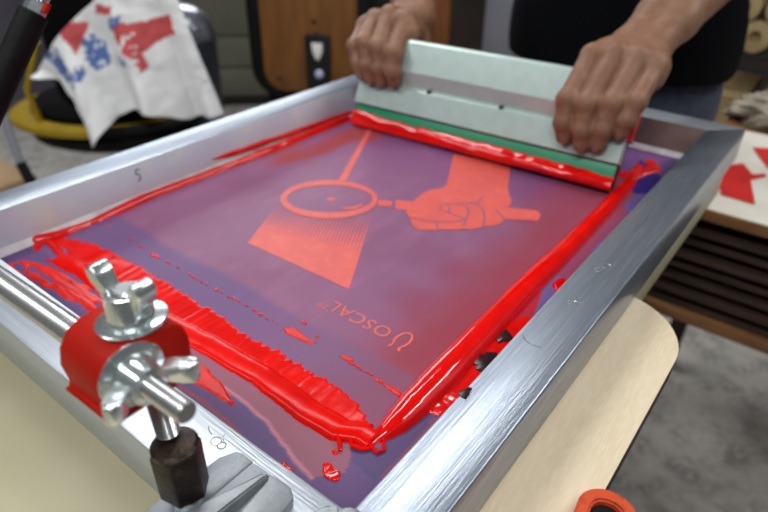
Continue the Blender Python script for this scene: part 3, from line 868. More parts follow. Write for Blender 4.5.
# coarse figure: head, neck, torso, upper arms, legs
Bd = Solid((-.35, .45, FLOOR), (.8, 1.45, .95), .009)
cx = .24
Bd.cone((cx, 1.05, .0), (cx, 1.03, .20), .125, .12, .05)
Bd.ell((cx, 1.05, -.02), (.165, .115, .12), .05)
Bd.ell((cx, 1.0, .36), (.17, .105, .17), .05)
Bd.cone((cx - .155, .99, .46), (cx + .155, .99, .46), .062, .062, .04)
Bd.cone((cx, .97, .50), (cx, .91, .60), .056, .052, .03)
Bd.ell((cx, .865, .70), (.074, .095, .112), .02)
Bd.ell((cx, .80, .645), (.05, .055, .05), .03)
Bd.cone((cx, .768, .715), (cx, .742, .680), .010, .016, .01)
for sx in (-1, 1):
    Bd.ell((cx + sx * .076, .885, .69), (.012, .022, .032), .006)
    Bd.cone((cx + sx * .175, .99, .455), (EL if sx > 0 else ER), .052, .040, .03)
    Bd.cone((cx - .012 + sx * .075, 1.05, -.06), (cx - .012 + sx * .085, 1.03, -.46), .088, .058, .04)
    Bd.cone((cx - .012 + sx * .085, 1.03, -.46), (cx + sx * .095, 1.07, FLOOR + .09), .056, .040, .03)
    Bd.cone((cx + sx * .095, 1.07, FLOOR + .055), (cx + sx * .10, .95, FLOOR + .04), .038, .032, .03)
me = mesh_from('body', [Bd.mesh(), left[0], right[0]])
def child(name, me, m, par=pr, angle=0):
    me.transform(Matrix.Translation(-par.location))
    return obj_me(name, me, m, par, True, angle)
child('body', me, M['skin'])
for tip, dip, s in left[1] + right[1]:
    tip, dip = V(tip), V(dip)
    f = (tip - dip).normalized()
    z = (NN - f * NN.dot(f)).normalized()
    z = (z * .95 + D * .15).normalized()
    z = (z - f * z.dot(f)).normalized()
    x = f.cross(z)
    mm = Matrix(((x.x, f.x, z.x, 0), (x.y, f.y, z.y, 0), (x.z, f.z, z.z, 0), (0, 0, 0, 1)))
    b = bmesh.new()
    bmesh.ops.create_uvsphere(b, u_segments=16, v_segments=8, radius=1, matrix=Matrix.Translation(tip + f * .002 * s + z * .0070 * s - V(pr.location)) @ mm @ Matrix.Diagonal((.0058 * s, .0068 * s, .0022, 1)))
    obj('fingernail', b, M['nail'], pr)
T = Solid((-.2, .70, -.02), (.70, 1.30, .62), .008)
T.cone((cx, 1.05, -.05), (cx, 1.045, .16), .150, .145, .05)
T.ell((cx - .062, 1.04, .08), (.155, .135, .22), .04)
T.ell((cx + .045, 1.04, .06), (.155, .135, .22), .04)
T.ell((cx, 1.0, .36), (.19, .125, .19), .05)
T.cone((cx - .155, .99, .455), (cx + .155, .99, .455), .078, .078, .04)
T.cone((cx + .17, .99, .45), (cx + .19, .945, .375), .076, .070, .03)
T.cone((cx - .17, .99, .45), (cx - .225, .930, .385), .076, .070, .03)
T.cut_below(.028)
child('tee_shirt', mesh_from('tee_shirt', [T.mesh()]), M['tee'])
J = Solid((-.05, .80, FLOOR), (.55, 1.35, .12), .008)
J.ell((cx - .04, 1.055, -.03), (.148, .130, .16), .04)
J.ell((cx + .04, 1.055, -.03), (.148, .130, .16), .04)
for sx in (-1, 1):
    J.cone((cx - .012 + sx * .072, 1.05, -.10), (cx - .012 + sx * .078, 1.04, -.46), .100, .070, .04)
    J.cone((cx - .012 + sx * .078, 1.04, -.46), (cx + sx * .09, 1.07, FLOOR + .07), .070, .058, .03)
J.cut_below(FLOOR + .035)
child('jeans', mesh_from('jeans', [J.mesh()]), M['jeans'])
for sx in (-1, 1):
    S_ = Solid((cx + sx * .1 - .1, .85, FLOOR), (cx + sx * .1 + .1, 1.2, FLOOR + .16), .006)
    S_.cone((cx + sx * .095, 1.08, FLOOR + .06), (cx + sx * .10, .93, FLOOR + .035), .052, .042, .03)
    S_.cone((cx + sx * .095, 1.07, FLOOR + .05), (cx + sx * .095, 1.07, FLOOR + .11), .050, .048, .03)
    S_.cut_below(FLOOR + .006)
    child('shoe', mesh_from('shoe', [S_.mesh()]), M['shoe'])
Hs = Solid((cx - .12, .72, .58), (cx + .12, 1.02, .86), .006)
Hs.ell((cx, .885, .715), (.083, .098, .112), .02)
Hs.ell((cx, .92, .68), (.078, .075, .10), .02)
fx = Hs.lo[1] + Hs.res * np.arange(Hs.n[1])
fz = Hs.lo[2] + Hs.res * np.arange(Hs.n[2])
Hs.f = np.maximum(Hs.f, np.minimum((.835 - fx)[None, :, None], (.765 - fz)[None, None, :]).astype(np.float32))
child('hair', mesh_from('hair', [Hs.mesh()]), M['hair'])
for sx in (-1, 1):
    b = bmesh.new(); bmesh.ops.create_uvsphere(b, u_segments=16, v_segments=10, radius=.012, matrix=Matrix.Translation(V((cx + sx * .031, .786, .712)) - pr.location))
    ey = obj('eye', b, M['eye'], pr)
    b = bmesh.new(); bmesh.ops.create_uvsphere(b, u_segments=12, v_segments=8, radius=.0062, matrix=Matrix.Translation(V((cx + sx * .031, .7800, .7095)) - pr.location))
    obj('iris', b, M['hair'], ey)

# ------------------------------------------------------- hinge clamp in front
RA, RB = V((.10, -.058, .1268)), V((.4415, -.058, .1444))
SX, SY = .3985, -.0455
hc = thing('hinge_clamp', 'red hinge clamp block with threaded rods and wing nuts on the near bar', 'clamp', (SX, SY, H))
hl = hc.location
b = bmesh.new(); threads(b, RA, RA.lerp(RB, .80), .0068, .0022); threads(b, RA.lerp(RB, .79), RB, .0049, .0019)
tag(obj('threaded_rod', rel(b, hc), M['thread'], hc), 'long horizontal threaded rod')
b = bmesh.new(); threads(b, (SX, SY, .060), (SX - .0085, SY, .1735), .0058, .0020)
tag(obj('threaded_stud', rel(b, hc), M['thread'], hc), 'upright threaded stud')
# block: rounded saddle section swept along x, tilted with the rod
ZB = .1205
sec = [(-.0728, .1262), (-.0716, .1252), (-.0706, .1268), (-.0704, .1300), (-.0712, .1380), (-.0690, .1460), (-.0640, .1520), (-.0570, .1548), (-.0450, .1555), (-.0360, .1545), (-.0310, .1500), (-.0295, .1430), (-.0305, .1330), (-.0325, .1240), (-.0380, .1225), (-.0600, .1225), (-.0700, .1225), (-.0716, .1228), (-.0730, .1242)]
b = bmesh.new()
prism(b, sec, -.0200, .0185, lambda a, c2, z: (z, a - SY, c2 - .1385), bev=.0012)
bl_ = obj('block', b, M['red_plastic'], hc, angle=50)
bl_.location = (.3868 - SX, 0, .1385 - H)
bl_.rotation_euler = (0, math.radians(-4), 0)
tag(bl_, 'rounded red plastic block')

def washer(c, ax, r, h=.0018):
    b = bmesh.new()
    lathe(b, [(.0052, 0), (r - .0008, 0), (r, .0005), (r, h - .0005), (r - .0008, h), (.0052, h)], 36, c, ax)
    return b
def wing_nut(c, ax, wing, span=.0155, rise=.0195, hub=.0102, hh=.011):
    """conical hub with two raised wings in the plane of ax and wing"""
    b = bmesh.new()
    ax, wing = V(ax).normalized(), V(wing).normalized()
    wing = (wing - ax * wing.dot(ax)).normalized()
    c = V(c)
    lathe(b, [(hub, 0), (hub, .0018), (hub * .80, hh), (.0052, hh + .0006), (.0052, .002)], 24, c, ax)
    nrm = ax.cross(wing)
    for s in (-1, 1):
        prf = [(hub * .45, .0010), (hub * .98, .0010), (span * .86, rise * .34), (span * 1.12, rise * .62), (span * 1.20, rise * .86), (span * 1.10, rise * 1.04), (span * .88, rise * 1.06), (span * .70, rise * .90), (hub * .74, rise * .52), (hub * .5, hh * .9)]
        t = bmesh.new()
        vs = []
        for k, sg in ((0, -1), (1, 1)):
            vs.append([t.verts.new(c + wing * (s * u) + ax * h + nrm * sg * (.0034 if h < rise * .6 else .0046)) for u, h in prf])
        n_ = len(prf)
        t.faces.new(vs[0]); t.faces.new(vs[1][::-1])
        for k in range(n_):
            t.faces.new((vs[0][k], vs[0][(k + 1) % n_], vs[1][(k + 1) % n_], vs[1][k]))
        bmesh.ops.recalc_face_normals(t, faces=t.faces[:])
        bmesh.ops.bevel(t, geom=t.edges[:], offset=.0011, segments=3, affect='EDGES', profile=.5)
        merge(b, t)
    return b
rd = (RB - RA).normalized()
tz = .1570
up = V((-.07, 0, 1)).normalized()
obj('washer', rel(washer((SX - .0085, SY, tz - .0006), up, .0152), hc), M['zinc'], hc)
obj('washer', rel(washer((SX - .0086, SY, tz + .0012), up, .0098), hc), M['zinc'], hc)
obj('wing_nut', rel(wing_nut((SX - .0087, SY, tz + .0030), up, (1, .05, 0)), hc), M['zinc'], hc, angle=35)
pe = RA + rd * ((.4040 - RA.x) / rd.x)
obj('washer', rel(washer(pe, rd, .0150), hc), M['zinc'], hc)
obj('wing_nut', rel(wing_nut(pe + rd * .0020, rd, (0, 1, -.10), .0180, .0165), hc), M['zinc'], hc, angle=35)
# dark hexagon coupling
b = bmesh.new()
hexp = [(.0126 * math.cos(k * PI / 3 + .2), .0126 * math.sin(k * PI / 3 + .2)) for k in range(6)]
prism(b, [(SX + .005 + x, SY - .002 + y) for x, y in hexp], .057, .087, bev=.0010)
lathe(b, [(.0052, .0), (.0102, 0), (.0114, .001), (.0114, .003), (.0098, .0045), (.0060, .0045)], 24, (SX + .005, SY - .002, .0865))
tag(obj('coupling_sleeve', rel(b, hc), M['steel_dark'], hc), 'blackened steel hexagon sleeve')
b = bmesh.new(); lathe(b, [(.0082, 0), (.0082, .014), (.0092, .0145), (.0092, .018)], 24, (SX + .005, SY - .002, .0405))
obj('ferrule', rel(b, hc), M['zinc'], hc)
# cast foot clamped on the near bar
b = bmesh.new()
prism(b, [(.3985, -.0460), (.3955, -.0300), (.3960, -.0215), (.4000, -.0130), (.4045, -.0115), (.4130, -.0118), (.4130, -.0480)], H, .0500, bev=.0012)
prism(b, [(.4120, -.0600), (.4120, -.0118), (.4400, -.0105), (.4455, -.0140), (.4470, -.0200), (.4440, -.0620)], H, .0495, bev=.0012)
t = bmesh.new()
vv = [t.verts.new(p) for p in ((.4125, -.0640, .049), (.4300, -.0640, .049), (.4280, -.0125, .049), (.4225, -.0125, .049), (.4140, -.0640, .0605), (.4285, -.0640, .0605), (.4268, -.0150, .0525), (.4240, -.0150, .0525))]
for f in ((0, 1, 2, 3), (4, 5, 6, 7), (0, 1, 5, 4), (1, 2, 6, 5), (2, 3, 7, 6), (3, 0, 4, 7)):
    t.faces.new([vv[i] for i in f])
bmesh.ops.recalc_face_normals(t, faces=t.faces[:])
bmesh.ops.bevel(t, geom=t.edges[:], offset=.001, segments=2, affect='EDGES')
merge(b, t)
box(b, (.392, -.072, .040), (.4440, -.042, .0490), .0015)
box(b, (.396, -.078, -.010), (.4440, -.0425, .0405), .002)
tag(obj('cast_foot', rel(b, hc), M['cast'], hc, angle=30), 'grey cast aluminium foot')

# black lever tube by the left end of the near bar
p0, p1 = V((.0090, -.0195, H + .0045)), V((.0105, .1150, .2120))
lv = thing('lever_tube', 'black tube with a chrome threaded end leaning over the left corner of the frame', 'lever', p0)
b = bmesh.new(); tube(b, [p0 - lv.location, p0.lerp(p1, .02) - lv.location, p1 - lv.location], [.0110, .0122, .0122], 28)
tag(obj('sleeve', b, M['black_foam'], lv), 'black sleeve')
dv = (p1 - p0).normalized()
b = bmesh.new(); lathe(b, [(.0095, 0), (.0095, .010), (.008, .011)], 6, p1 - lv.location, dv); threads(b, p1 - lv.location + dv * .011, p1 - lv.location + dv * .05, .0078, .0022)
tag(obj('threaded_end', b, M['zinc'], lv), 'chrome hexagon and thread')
b = bmesh.new(); cyl(b, p1 - lv.location + dv * .001 + V((.0095, .004, 0)), p1 - lv.location + dv * .010 + V((.0095, .004, 0)), .003, 12)
tag(obj('end_clip', b, M['red_plastic'], lv), 'small red clip')

# orange clamp gripping the plywood edge
oc = thing('bar_clamp', 'orange clamp jaw gripping the edge of the plywood board', 'clamp', (.575, .10, .0))
ol = V((.575, .10, 0))
ang = math.radians(97)
def jaw(w, ln, r, z0, z1, bm, dx=0.0):
    P_ = rounded_rect(ln, w, r, 8)
    ca, sa = math.cos(ang), math.sin(ang)
    prism(bm, [((x + dx) * ca - y * sa, (x + dx) * sa + y * ca) for x, y in P_], z0, z1, bev=.0015)
JC = (.0005, -.0175)
b = bmesh.new()
jaw(.034, .085, .016, 0, .0001, b)
b.free()
b = bmesh.new()
outer, inner = rounded_rect(.085, .034, .0165, 8), rounded_rect(.067, .018, .0085, 8)
ca, sa = math.cos(ang), math.sin(ang)
rt = lambda p: (p[0] * ca - p[1] * sa + JC[0], p[0] * sa + p[1] * ca + JC[1])
nO = len(outer)
vo = [[b.verts.new((*rt(p), z)) for p in outer] for z in (.0005, .0125)]
vi = [[b.verts.new((*rt(p), z)) for p in inner] for z in (.0005, .0125)]
for k in range(nO):
    k2 = (k + 1) % nO
    b.faces.new((vo[0][k], vo[0][k2], vo[1][k2], vo[1][k]))
    b.faces.new((vi[0][k2], vi[0][k], vi[1][k], vi[1][k2]))
    b.faces.new((vo[1][k], vo[1][k2], vi[1][k2], vi[1][k]))
    b.faces.new((vo[0][k2], vo[0][k], vi[0][k], vi[0][k2]))
bmesh.ops.recalc_face_normals(b, faces=b.faces[:])
bmesh.ops.bevel(b, geom=[e for e in b.edges if e.calc_face_angle(0) > 1.0], offset=.0014, segments=2, affect='EDGES')
tag(obj('jaw', b, M['orange'], oc), 'orange painted jaw')
b = bmesh.new(); prism(b, [rt(p) for p in rounded_rect(.066, .0172, .0082, 8)], .0008, .0092, bev=.001)
tag(obj('grip_pad', b, M['rubber'], oc), 'dark rubber pad')
b = bmesh.new(); box(b, (.004, -.06, -.09), (.018, -.03, .0005), .002)
obj('bar', b, M['black_metal'], oc)

# --------------------------------------------------- towel draped over a chair
RV, UV_, FV = V((.7948, .6069, 0)), V((0, 0, 1)), V((-.6069, .7948, 0))
TO = V((-1.0818, .8191, -.1777))
TB = [(-0.2802, -0.0161), (-0.2259, -0.0329), (-0.1729, -0.08), (-0.1552, -0.1543), (-0.1367, -0.2188), (-0.0911, -0.1692), (-0.0407, -0.121), (0.0088, -0.1016), (0.0694, -0.1006), (0.1197, -0.1246), (0.1599, -0.1397), (0.2163, -0.1293), (0.2659, -0.1222)]
TT = [(-0.2708, -0.0043), (-0.2119, 0.0594), (-0.1511, 0.1153), (-0.0949, 0.1588), (-0.0482, 0.1908), (-0.0145, 0.2169), (0.0185, 0.2425), (0.0554, 0.2629), (0.0889, 0.2683), (0.1149, 0.2637), (0.1338, 0.2492), (0.1575, 0.2295), (0.1806, 0.2044)]
TRED = [[(-0.161, 0.1098), (-0.1158, 0.1427), (-0.0692, 0.138), (-0.0933, 0.0972), (-0.1209, 0.0552), (-0.1469, 0.0881)], [(-0.0056, 0.1337), (0.0165, 0.1446), (0.0867, 0.1457), (0.1513, 0.1625), (0.159, 0.1092), (0.1038, 0.0865), (0.0709, 0.0638), (0.0808, 0.0243), (0.0616, 0.0154), (0.0456, 0.0522), (0.015, 0.0713), (0.001, 0.1122)], [(-0.0439, 0.1857), (0.0117, 0.1865), (0.0071, 0.1656), (-0.0445, 0.1596)]]
TBLUE = [[(-0.2416, 0.0364), (-0.2088, 0.0706), (-0.1808, 0.0682), (-0.1324, -0.0021), (-0.1487, -0.0555), (-0.1784, -0.0321)], [(-0.0997, 0.0943), (-0.0672, 0.1112), (-0.0336, 0.0844), (-0.0347, 0.0282), (-0.0738, 0.0104), (-0.1033, 0.0329)], [(-0.0071, 0.1522), (0.035, 0.166), (0.017, 0.134), (-0.0092, 0.1175)], [(0.0005, 0.0571), (0.0282, 0.0519), (0.0201, 0.0262), (-0.0027, 0.0287)], [(-0.1281, 0.0268), (-0.1003, 0.0215), (-0.1117, -0.0134), (-0.1338, -0.0196)]]
nu, nv = 150, 110
tu = np.linspace(0, 12, nu)
tv = np.linspace(0, 1, nv)
bx = np.interp(tu, range(13), [p[0] for p in TB]); bz = np.interp(tu, range(13), [p[1] for p in TB])
tx = np.interp(tu, range(13), [p[0] for p in TT]); tzz = np.interp(tu, range(13), [p[1] for p in TT])
Q = tv[:, None]
RX = bx[None] + (tx - bx)[None] * Q
RZ = bz[None] + (tzz - bz)[None] * Q
fold = -.075 * np.sin(PI * np.clip((RX + .28) / .55, 0, 1)) * (1 - Q * .4) + .030 * np.cos(RX * 34 + .6 + 2 * Q) * (1 - .75 * Q) + .012 * np.sin(RX * 75 + 6 * Q) * (1 - Q) + .012 * (fbm(RX * 18 + 9, RZ * 18 + 9, 111) - .5)
Pn = np.array(TO)[None, None] + RX[..., None] * np.array(RV) + RZ[..., None] * np.array(UV_) + fold[..., None] * np.array(FV)
c = np.zeros(RX.shape + (3,)); c[:] = lin((240, 240, 240))
wob = .012 * (fbm(RX * 60 + 9, RZ * 60 + 9, 113) - .5)
scr = fbm(RX * 62 + 40, RZ * 62 + 40, 115)
for p in TRED:
    m_ = inside(RX + wob, RZ + wob, p) & ~((fbm(RX * 70 + 30, RZ * 110 + 30, 117) > .62) & (RX > -.01) & (RX < .06) & (RZ < .12))
    c = mixc(c, (198, 48, 52), m_.astype(float) * .92)
for p in TBLUE:
    m_ = inside(RX + wob, RZ + wob, p) & (np.abs(scr - .5) < .19)
    c = mixc(c, (56, 100, 176), m_.astype(float) * .9)
me, used = grid_mesh('towel', Pn)
paint(me, c.reshape(-1, 3)[used])
o = obj_me('towel', me, M['towel'], None, True, 0)
sd = o.modifiers.new('thickness', 'SOLIDIFY'); sd.thickness = .004
tag(o, 'white cloth with red and blue prints draped over the black and yellow chair', 'cloth')

# the chair below it: black seat with yellow shell
ch = thing('chair', 'black chair with a yellow seat shell under the printed white cloth', 'chair', (-1.39, .92, FLOOR))
cb = V((-1.24, .90, 0))
Rz = Matrix.Rotation(math.atan2(.6069, .7948), 4, 'Z')
def place(b, mtx=Rz):
    bmesh.ops.transform(b, matrix=mtx, verts=b.verts[:])
    return b
sz = .5
def pan(rx, ry, z0, z1, k=1.0):
    b = bmesh.new()
    lathe(b, [(.90, 0), (1.0, .25), (1.0, .7), (.94, 1.0)], 44)
    bmesh.ops.scale(b, vec=(rx, ry, z1 - z0), verts=b.verts[:])
    bmesh.ops.translate(b, vec=(0, 0, z0), verts=b.verts[:])
    return b
b = pan(.33, .265, sz + .015, sz + .055); bmesh.ops.translate(b, vec=(-.02, 0, 0), verts=b.verts[:])
ss_ = obj('seat_shell', place(b), [M['yellow'], M['rubber']], ch)
for p in ss_.data.polygons:
    if p.center.x * .7948 + p.center.y * .6069 > .03:
        p.material_index = 1  # right part blackened, the cloth's shade put into the shell colour
b = pan(.272, .232, sz + .05, sz + .085); tag(obj('seat_cushion', place(b), M['black_fabric'], ch), 'black seat cushion')
b = pan(.285, .245, sz - .04, sz + .018); tag(obj('seat_base', place(b), M['rubber'], ch), 'black underside')
b = bmesh.new()
prism(b, rounded_rect(.32, .40, .09, 8), -.020, .020, lambda a, c2, z: (a + .08, z - .195, c2 + .79), bev=.01)
tag(obj('backrest', place(b), M['black_fabric'], ch), 'black backrest')
b = bmesh.new(); tube(b, [(-.17, -.19, sz + .05), (-.175, -.205, sz + .16), (-.11, -.19, sz + .30)], .010, 10)
tag(obj('side_strut', place(b), M['yellow'], ch), 'yellow strut')
b = bmesh.new(); cyl(b, (0, 0, .07), (0, 0, sz - .03), .025)
obj('column', b, M['black_metal'], ch)
for k in range(5):
    a = 2 * PI * k / 5 + .4
    b = bmesh.new(); tube(b, [(0, 0, .09), (.28 * math.cos(a), .28 * math.sin(a), .065)], [.022, .014], 12)
    lg = obj('leg', b, M['black_metal'], ch)
    b = bmesh.new(); cyl(b, (.28 * math.cos(a) - .012 * math.sin(a), .28 * math.sin(a) + .012 * math.cos(a), .027), (.28 * math.cos(a) + .012 * math.sin(a), .28 * math.sin(a) - .012 * math.cos(a), .027), .027, 20)
    obj('caster', b, M['rubber'], lg)

# tan shell chair seen from behind
ct = thing('chair', 'tan plywood chair back with thick black edging and a black bracket', 'chair', (-.93, 1.46, FLOOR))
Rz2 = Matrix.Rotation(math.atan2(.5, .86), 4, 'Z')
def place2(b): return place(b, Rz2)
bz_ = .86
def panel(w, h, r, t0, t1, bev): 
    b = bmesh.new()
    prism(b, rounded_rect(w, h, r, 10), t0, t1, lambda a, c2, z: (a, -.12 - z, c2 + bz_), bev=bev)
    return b
tag(obj('back_cushion', place2(panel(.430, .60, .11, -.06, .004, .02)), M['rubber'], ct), 'black upholstered edge')
tag(obj('back_shell', place2(panel(.325, .53, .07, .0, .012, .004)), M['tan'], ct), 'tan plywood shell')
b = bmesh.new(); prism(b, rounded_rect(.084, .18, .008, 3), .012, .026, lambda a, c2, z: (a + .030, -.12 - z, c2 + .700), bev=.003)
br_ = obj('bracket', place2(b), M['black_metal'], ct)
b = bmesh.new(); prism(b, [(-.018, .03), (.018, .03), (.017, .0), (.004, -.026), (-.006, -.02), (-.015, .002)], .026, .031, lambda a, c2, z: (a + .030, -.12 - z, c2 + .735), bev=.001)
obj('label_plate', place2(b), M['white_plastic'], br_)
b = bmesh.new(); lathe(b, [(.014, 0), (.014, .006), (.010, .009)], 18, (.034, -.146, .665), (0, -1, 0))
obj('knob', place2(b), M['lilac'], br_)
for (dx, dz) in ((.02, .83), (.026, .79), (-.11, .64), (.13, .64), (-.11, 1.06), (.13, 1.06)):
    b = bmesh.new(); lathe(b, [(.007, 0), (.007, .003), (.004, .004)], 12, (dx, -.132, dz), (0, -1, 0))
    obj('rivet', place2(b), M['steel_dark'], ct)
b = pan(.24, .24, .47, .55); bmesh.ops.translate(b, vec=(0, .16, 0), verts=b.verts[:]); obj('seat', place2(b), M['black_fabric'], ct)
b = bmesh.new(); tube(b, [(.03, -.125, .62), (.03, -.10, .50), (.0, .1, .46)], .016, 12); obj('back_bar', place2(b), M['black_metal'], ct)
b = bmesh.new(); cyl(b, (0, .16, .07), (0, .16, .47), .025); obj('column', place2(b), M['black_metal'], ct)
for k in range(5):
    a = 2 * PI * k / 5
    b = bmesh.new(); tube(b, [(0, .16, .09), (.26 * math.cos(a), .16 + .26 * math.sin(a), .06)], [.022, .014], 12)
    cyl(b, (.26 * math.cos(a), .16 + .26 * math.sin(a), 0), (.26 * math.cos(a), .16 + .26 * math.sin(a), .06), .014, 14)
    obj('leg', place2(b), M['black_metal'], ct)

# bin with domed lid
bn = thing('bin', 'dark slate bin with a silver domed lid behind the printed cloth', 'bin', (-1.55, 1.335, FLOOR))
b = bmesh.new(); lathe(b, [(.105, 0), (.118, .02), (.128, .65), (.132, .665), (.132, .68)], 40)
obj('body', b, M['bin'], bn)
b = bmesh.new(); lathe(b, [(.133, .68), (.134, .70)] + [(.130 * math.cos(t), .70 + .105 * math.sin(t)) for t in np.linspace(.1, PI / 2, 12)], 40)
tag(obj('lid', b, M['silver'], bn), 'silver domed lid')

# beige drawer cabinet against the left wall
kc = thing('drawer_cabinet', 'beige drawer cabinet standing against the wall behind the bin', 'cabinet', (-2.35, 2.25, FLOOR))
Rk = Matrix.Rotation(math.atan2(.70, .714), 4, 'Z')
b = bmesh.new(); box(b, (-.62, -.02, .06), (.75, .45, 1.4), .006); obj('body', place(b, Rk), M['beige'], kc)
b = bmesh.new(); box(b, (-.61, .01, 0), (.74, .44, .06)); obj('plinth', place(b, Rk), M['gap'], kc)
for z0, z1 in ((.08, .24), (.25, .42), (.43, .80), (.81, 1.38)):
    b = bmesh.new(); box(b, (-.60, -.04, z0), (.73, -.021, z1), .004); obj('drawer', place(b, Rk), M['beige'], kc)

# brown plank, grey locker and packet behind the printer
pk = thing('plank', 'orange brown wooden plank leaning upright behind the hand', 'plank', (-.90, 2.22, FLOOR))
b = bmesh.new(); box(b, (-.09, -.02, 0), (.03, .02, 1.5), .004)
tag_o = obj('board', place(b, Matrix.Rotation(.35, 4, 'Z')), M['brown_post'], pk)
lk = thing('locker', 'grey metal locker standing behind the printer', 'locker', (-.70, 2.50, FLOOR))
b = bmesh.new(); box(b, (-.09, -.22, .05), (.33, .22, 1.75), .01); obj('body', place(b, Matrix.Rotation(.3, 4, 'Z')), M['locker'], lk)
b = bmesh.new(); box(b, (-.08, -.21, 0), (.32, .21, .05)); obj('plinth', place(b, Matrix.Rotation(.3, 4, 'Z')), M['gap'], lk)
b = bmesh.new(); box(b, (-.06, -.235, .08), (.31, -.222, 1.72), .004); obj('door', place(b, Matrix.Rotation(.3, 4, 'Z')), M['locker'], lk)

# cardboard and a tripod foot at the lower left
cbx = thing('cardboard_box', 'tan cardboard box on the floor at the left beyond the frame', 'box', (-1.80, .44, FLOOR))
b = bmesh.new(); box(b, (-.25, -.22, 0), (.24, .21, .32), .004); obj('carton', place(b, Matrix.Rotation(.05, 4, 'Z')), M['cardboard'], cbx)
b = bmesh.new(); box(b, (-.25, -.03, .3202), (.24, .0, .3208)); obj('tape', place(b, Matrix.Rotation(.05, 4, 'Z')), M['kraft'], cbx)
tp = thing('light_stand', 'thin grey metal stand leg with a black foot at the left', 'stand', (-.86, .36, FLOOR))
b = bmesh.new(); tube(b, [(-.038, .028, .635), (-.073, .037, .74), (-.13, .05, .93)], .009, 12); obj('leg', b, M['locker'], tp)
b = bmesh.new(); tube(b, [(.06, .04, .0), (.05, .035, .40), (.0, .03, .557), (-.040, .028, .645)], .012, 12); obj('foot', b, M['rubber'], tp)

# ------------------------------------------------- drying rack with paper print
rk = thing('drying_rack', 'dark wooden drying rack with stacked shelves to the right of the frame', 'rack', (.80, 1.2, FLOOR))
rl = rk.location
RX0, RX1, RY0, RY1, RT = .412, 1.25, .835, 1.50, -.1200
b = bmesh.new(); box(b, (RX0, RY0, RT - .018), (RX1, RY1, RT), .002); tag(obj('top_board', rel(b, rk), M['wood_edge'], rk), 'tan wooden top board')
for k in range(7):
    z = RT - .042 - .024 * k
    b = bmesh.new(); box(b, (RX0 + .005 + random.uniform(0, .006), RY0 + .008 + random.uniform(0, .012), z - .009), (RX1 - .01, RY1 - .01, z), .001)
    obj('shelf', rel(b, rk), M['wood_dark'], rk)
b = bmesh.new(); box(b, (RX0, RY0, RT - .214), (RX1, RY1, RT - .194), .002); tag(obj('bottom_rail', rel(b, rk), M['wood_edge'], rk), 'orange tan bottom rail')
for x in (RX0 + .03, RX1 - .03):
    for y in (RY0 + .06, RY1 - .03):
        if x < .5 and y < 1.1:
            continue
        b = bmesh.new(); box(b, (x - .02, y - .02, FLOOR), (x + .02, y + .02, RT - .024), .002); obj('post', rel(b, rk), M['wood_dark'], rk)
b = bmesh.new(); box(b, (RX0 + .03, RY1 - .05, FLOOR + .0), (RX0 + .07, RY1 - .01, RT - .2)); b.free()
ps = thing('paper_print', 'white paper sheet with a red print lying on the drying rack', 'paper', (.75, 1.05, RT))
pl_ = ps.location
xs_ = np.linspace(.428, 1.20, 40); ys_ = np.linspace(.838, 1.26, 40)
XX, YY = np.meshgrid(xs_, ys_)
ZZ = RT + .0012 + .0012 * fbm(XX * 9, YY * 9, 121)
me, _ = grid_mesh('sheet', np.stack([XX, YY, ZZ], -1) - np.array(pl_))
so = obj_me('sheet', me, M['paper'], ps, True, 0)
so.modifiers.new('thickness', 'SOLIDIFY').thickness = .0008
PR1 = [(0.4715, 0.9969), (0.4717, 1.0383), (0.4936, 1.0671), (0.517, 1.0245), (0.5344, 1.0428), (0.5378, 1.0297), (0.5196, 0.9954), (0.5443, 0.8989), (0.5213, 0.9), (0.4928, 0.9023), (0.4819, 0.938)]
PR2 = [(0.4911, 1.1628), (0.5289, 1.1869), (0.549, 1.0609), (0.5346, 1.0694), (0.5125, 1.1156)]
b = bmesh.new()
for p in (PR1, PR2):
    f = b.faces.new([b.verts.new((x - pl_.x, y - pl_.y, .0034)) for x, y in p])
    f.normal_update()
    if f.normal.z < 0: f.normal_flip()
tag(obj('print', b, M['print_red'], ps, smooth=False), 'red printed shape')

# crumpled cloth behind the print
def lump(name, c, r, m, seed, label, cat):
    b = bmesh.new()
    bmesh.ops.create_icosphere(b, subdivisions=5, radius=1)
    P_ = np.array([v.co for v in b.verts])
    s = 1 + .55 * (fbm(P_[:, 0] * 2.2 + 9, P_[:, 1] * 2.2 + P_[:, 2] * 3 + 9, seed) - .5) + .25 * (fbm(P_[:, 0] * 7 + 9, P_[:, 2] * 7 + P_[:, 1] * 5 + 9, seed + 7) - .5)
    for v, q, k in zip(b.verts, P_, s):
        v.co = (q[0] * k * r[0], q[1] * k * r[1], max(q[2] * k, -.35) * r[2] + .35 * r[2])
    o = obj(name, b, m)
    o.location = c
    return tag(o, label, cat)
lump('crumpled_cloth', (.500, 1.355, RT + .002), (.085, .075, .045), M['linen'], 131, 'crumpled grey beige cloth on the rack behind the red print', 'cloth')
lump('crumpled_cloth', (.70, 1.38, RT + .002), (.07, .06, .05), M['linen'], 137, 'crumpled beige cloth at the back right corner of the rack', 'cloth')

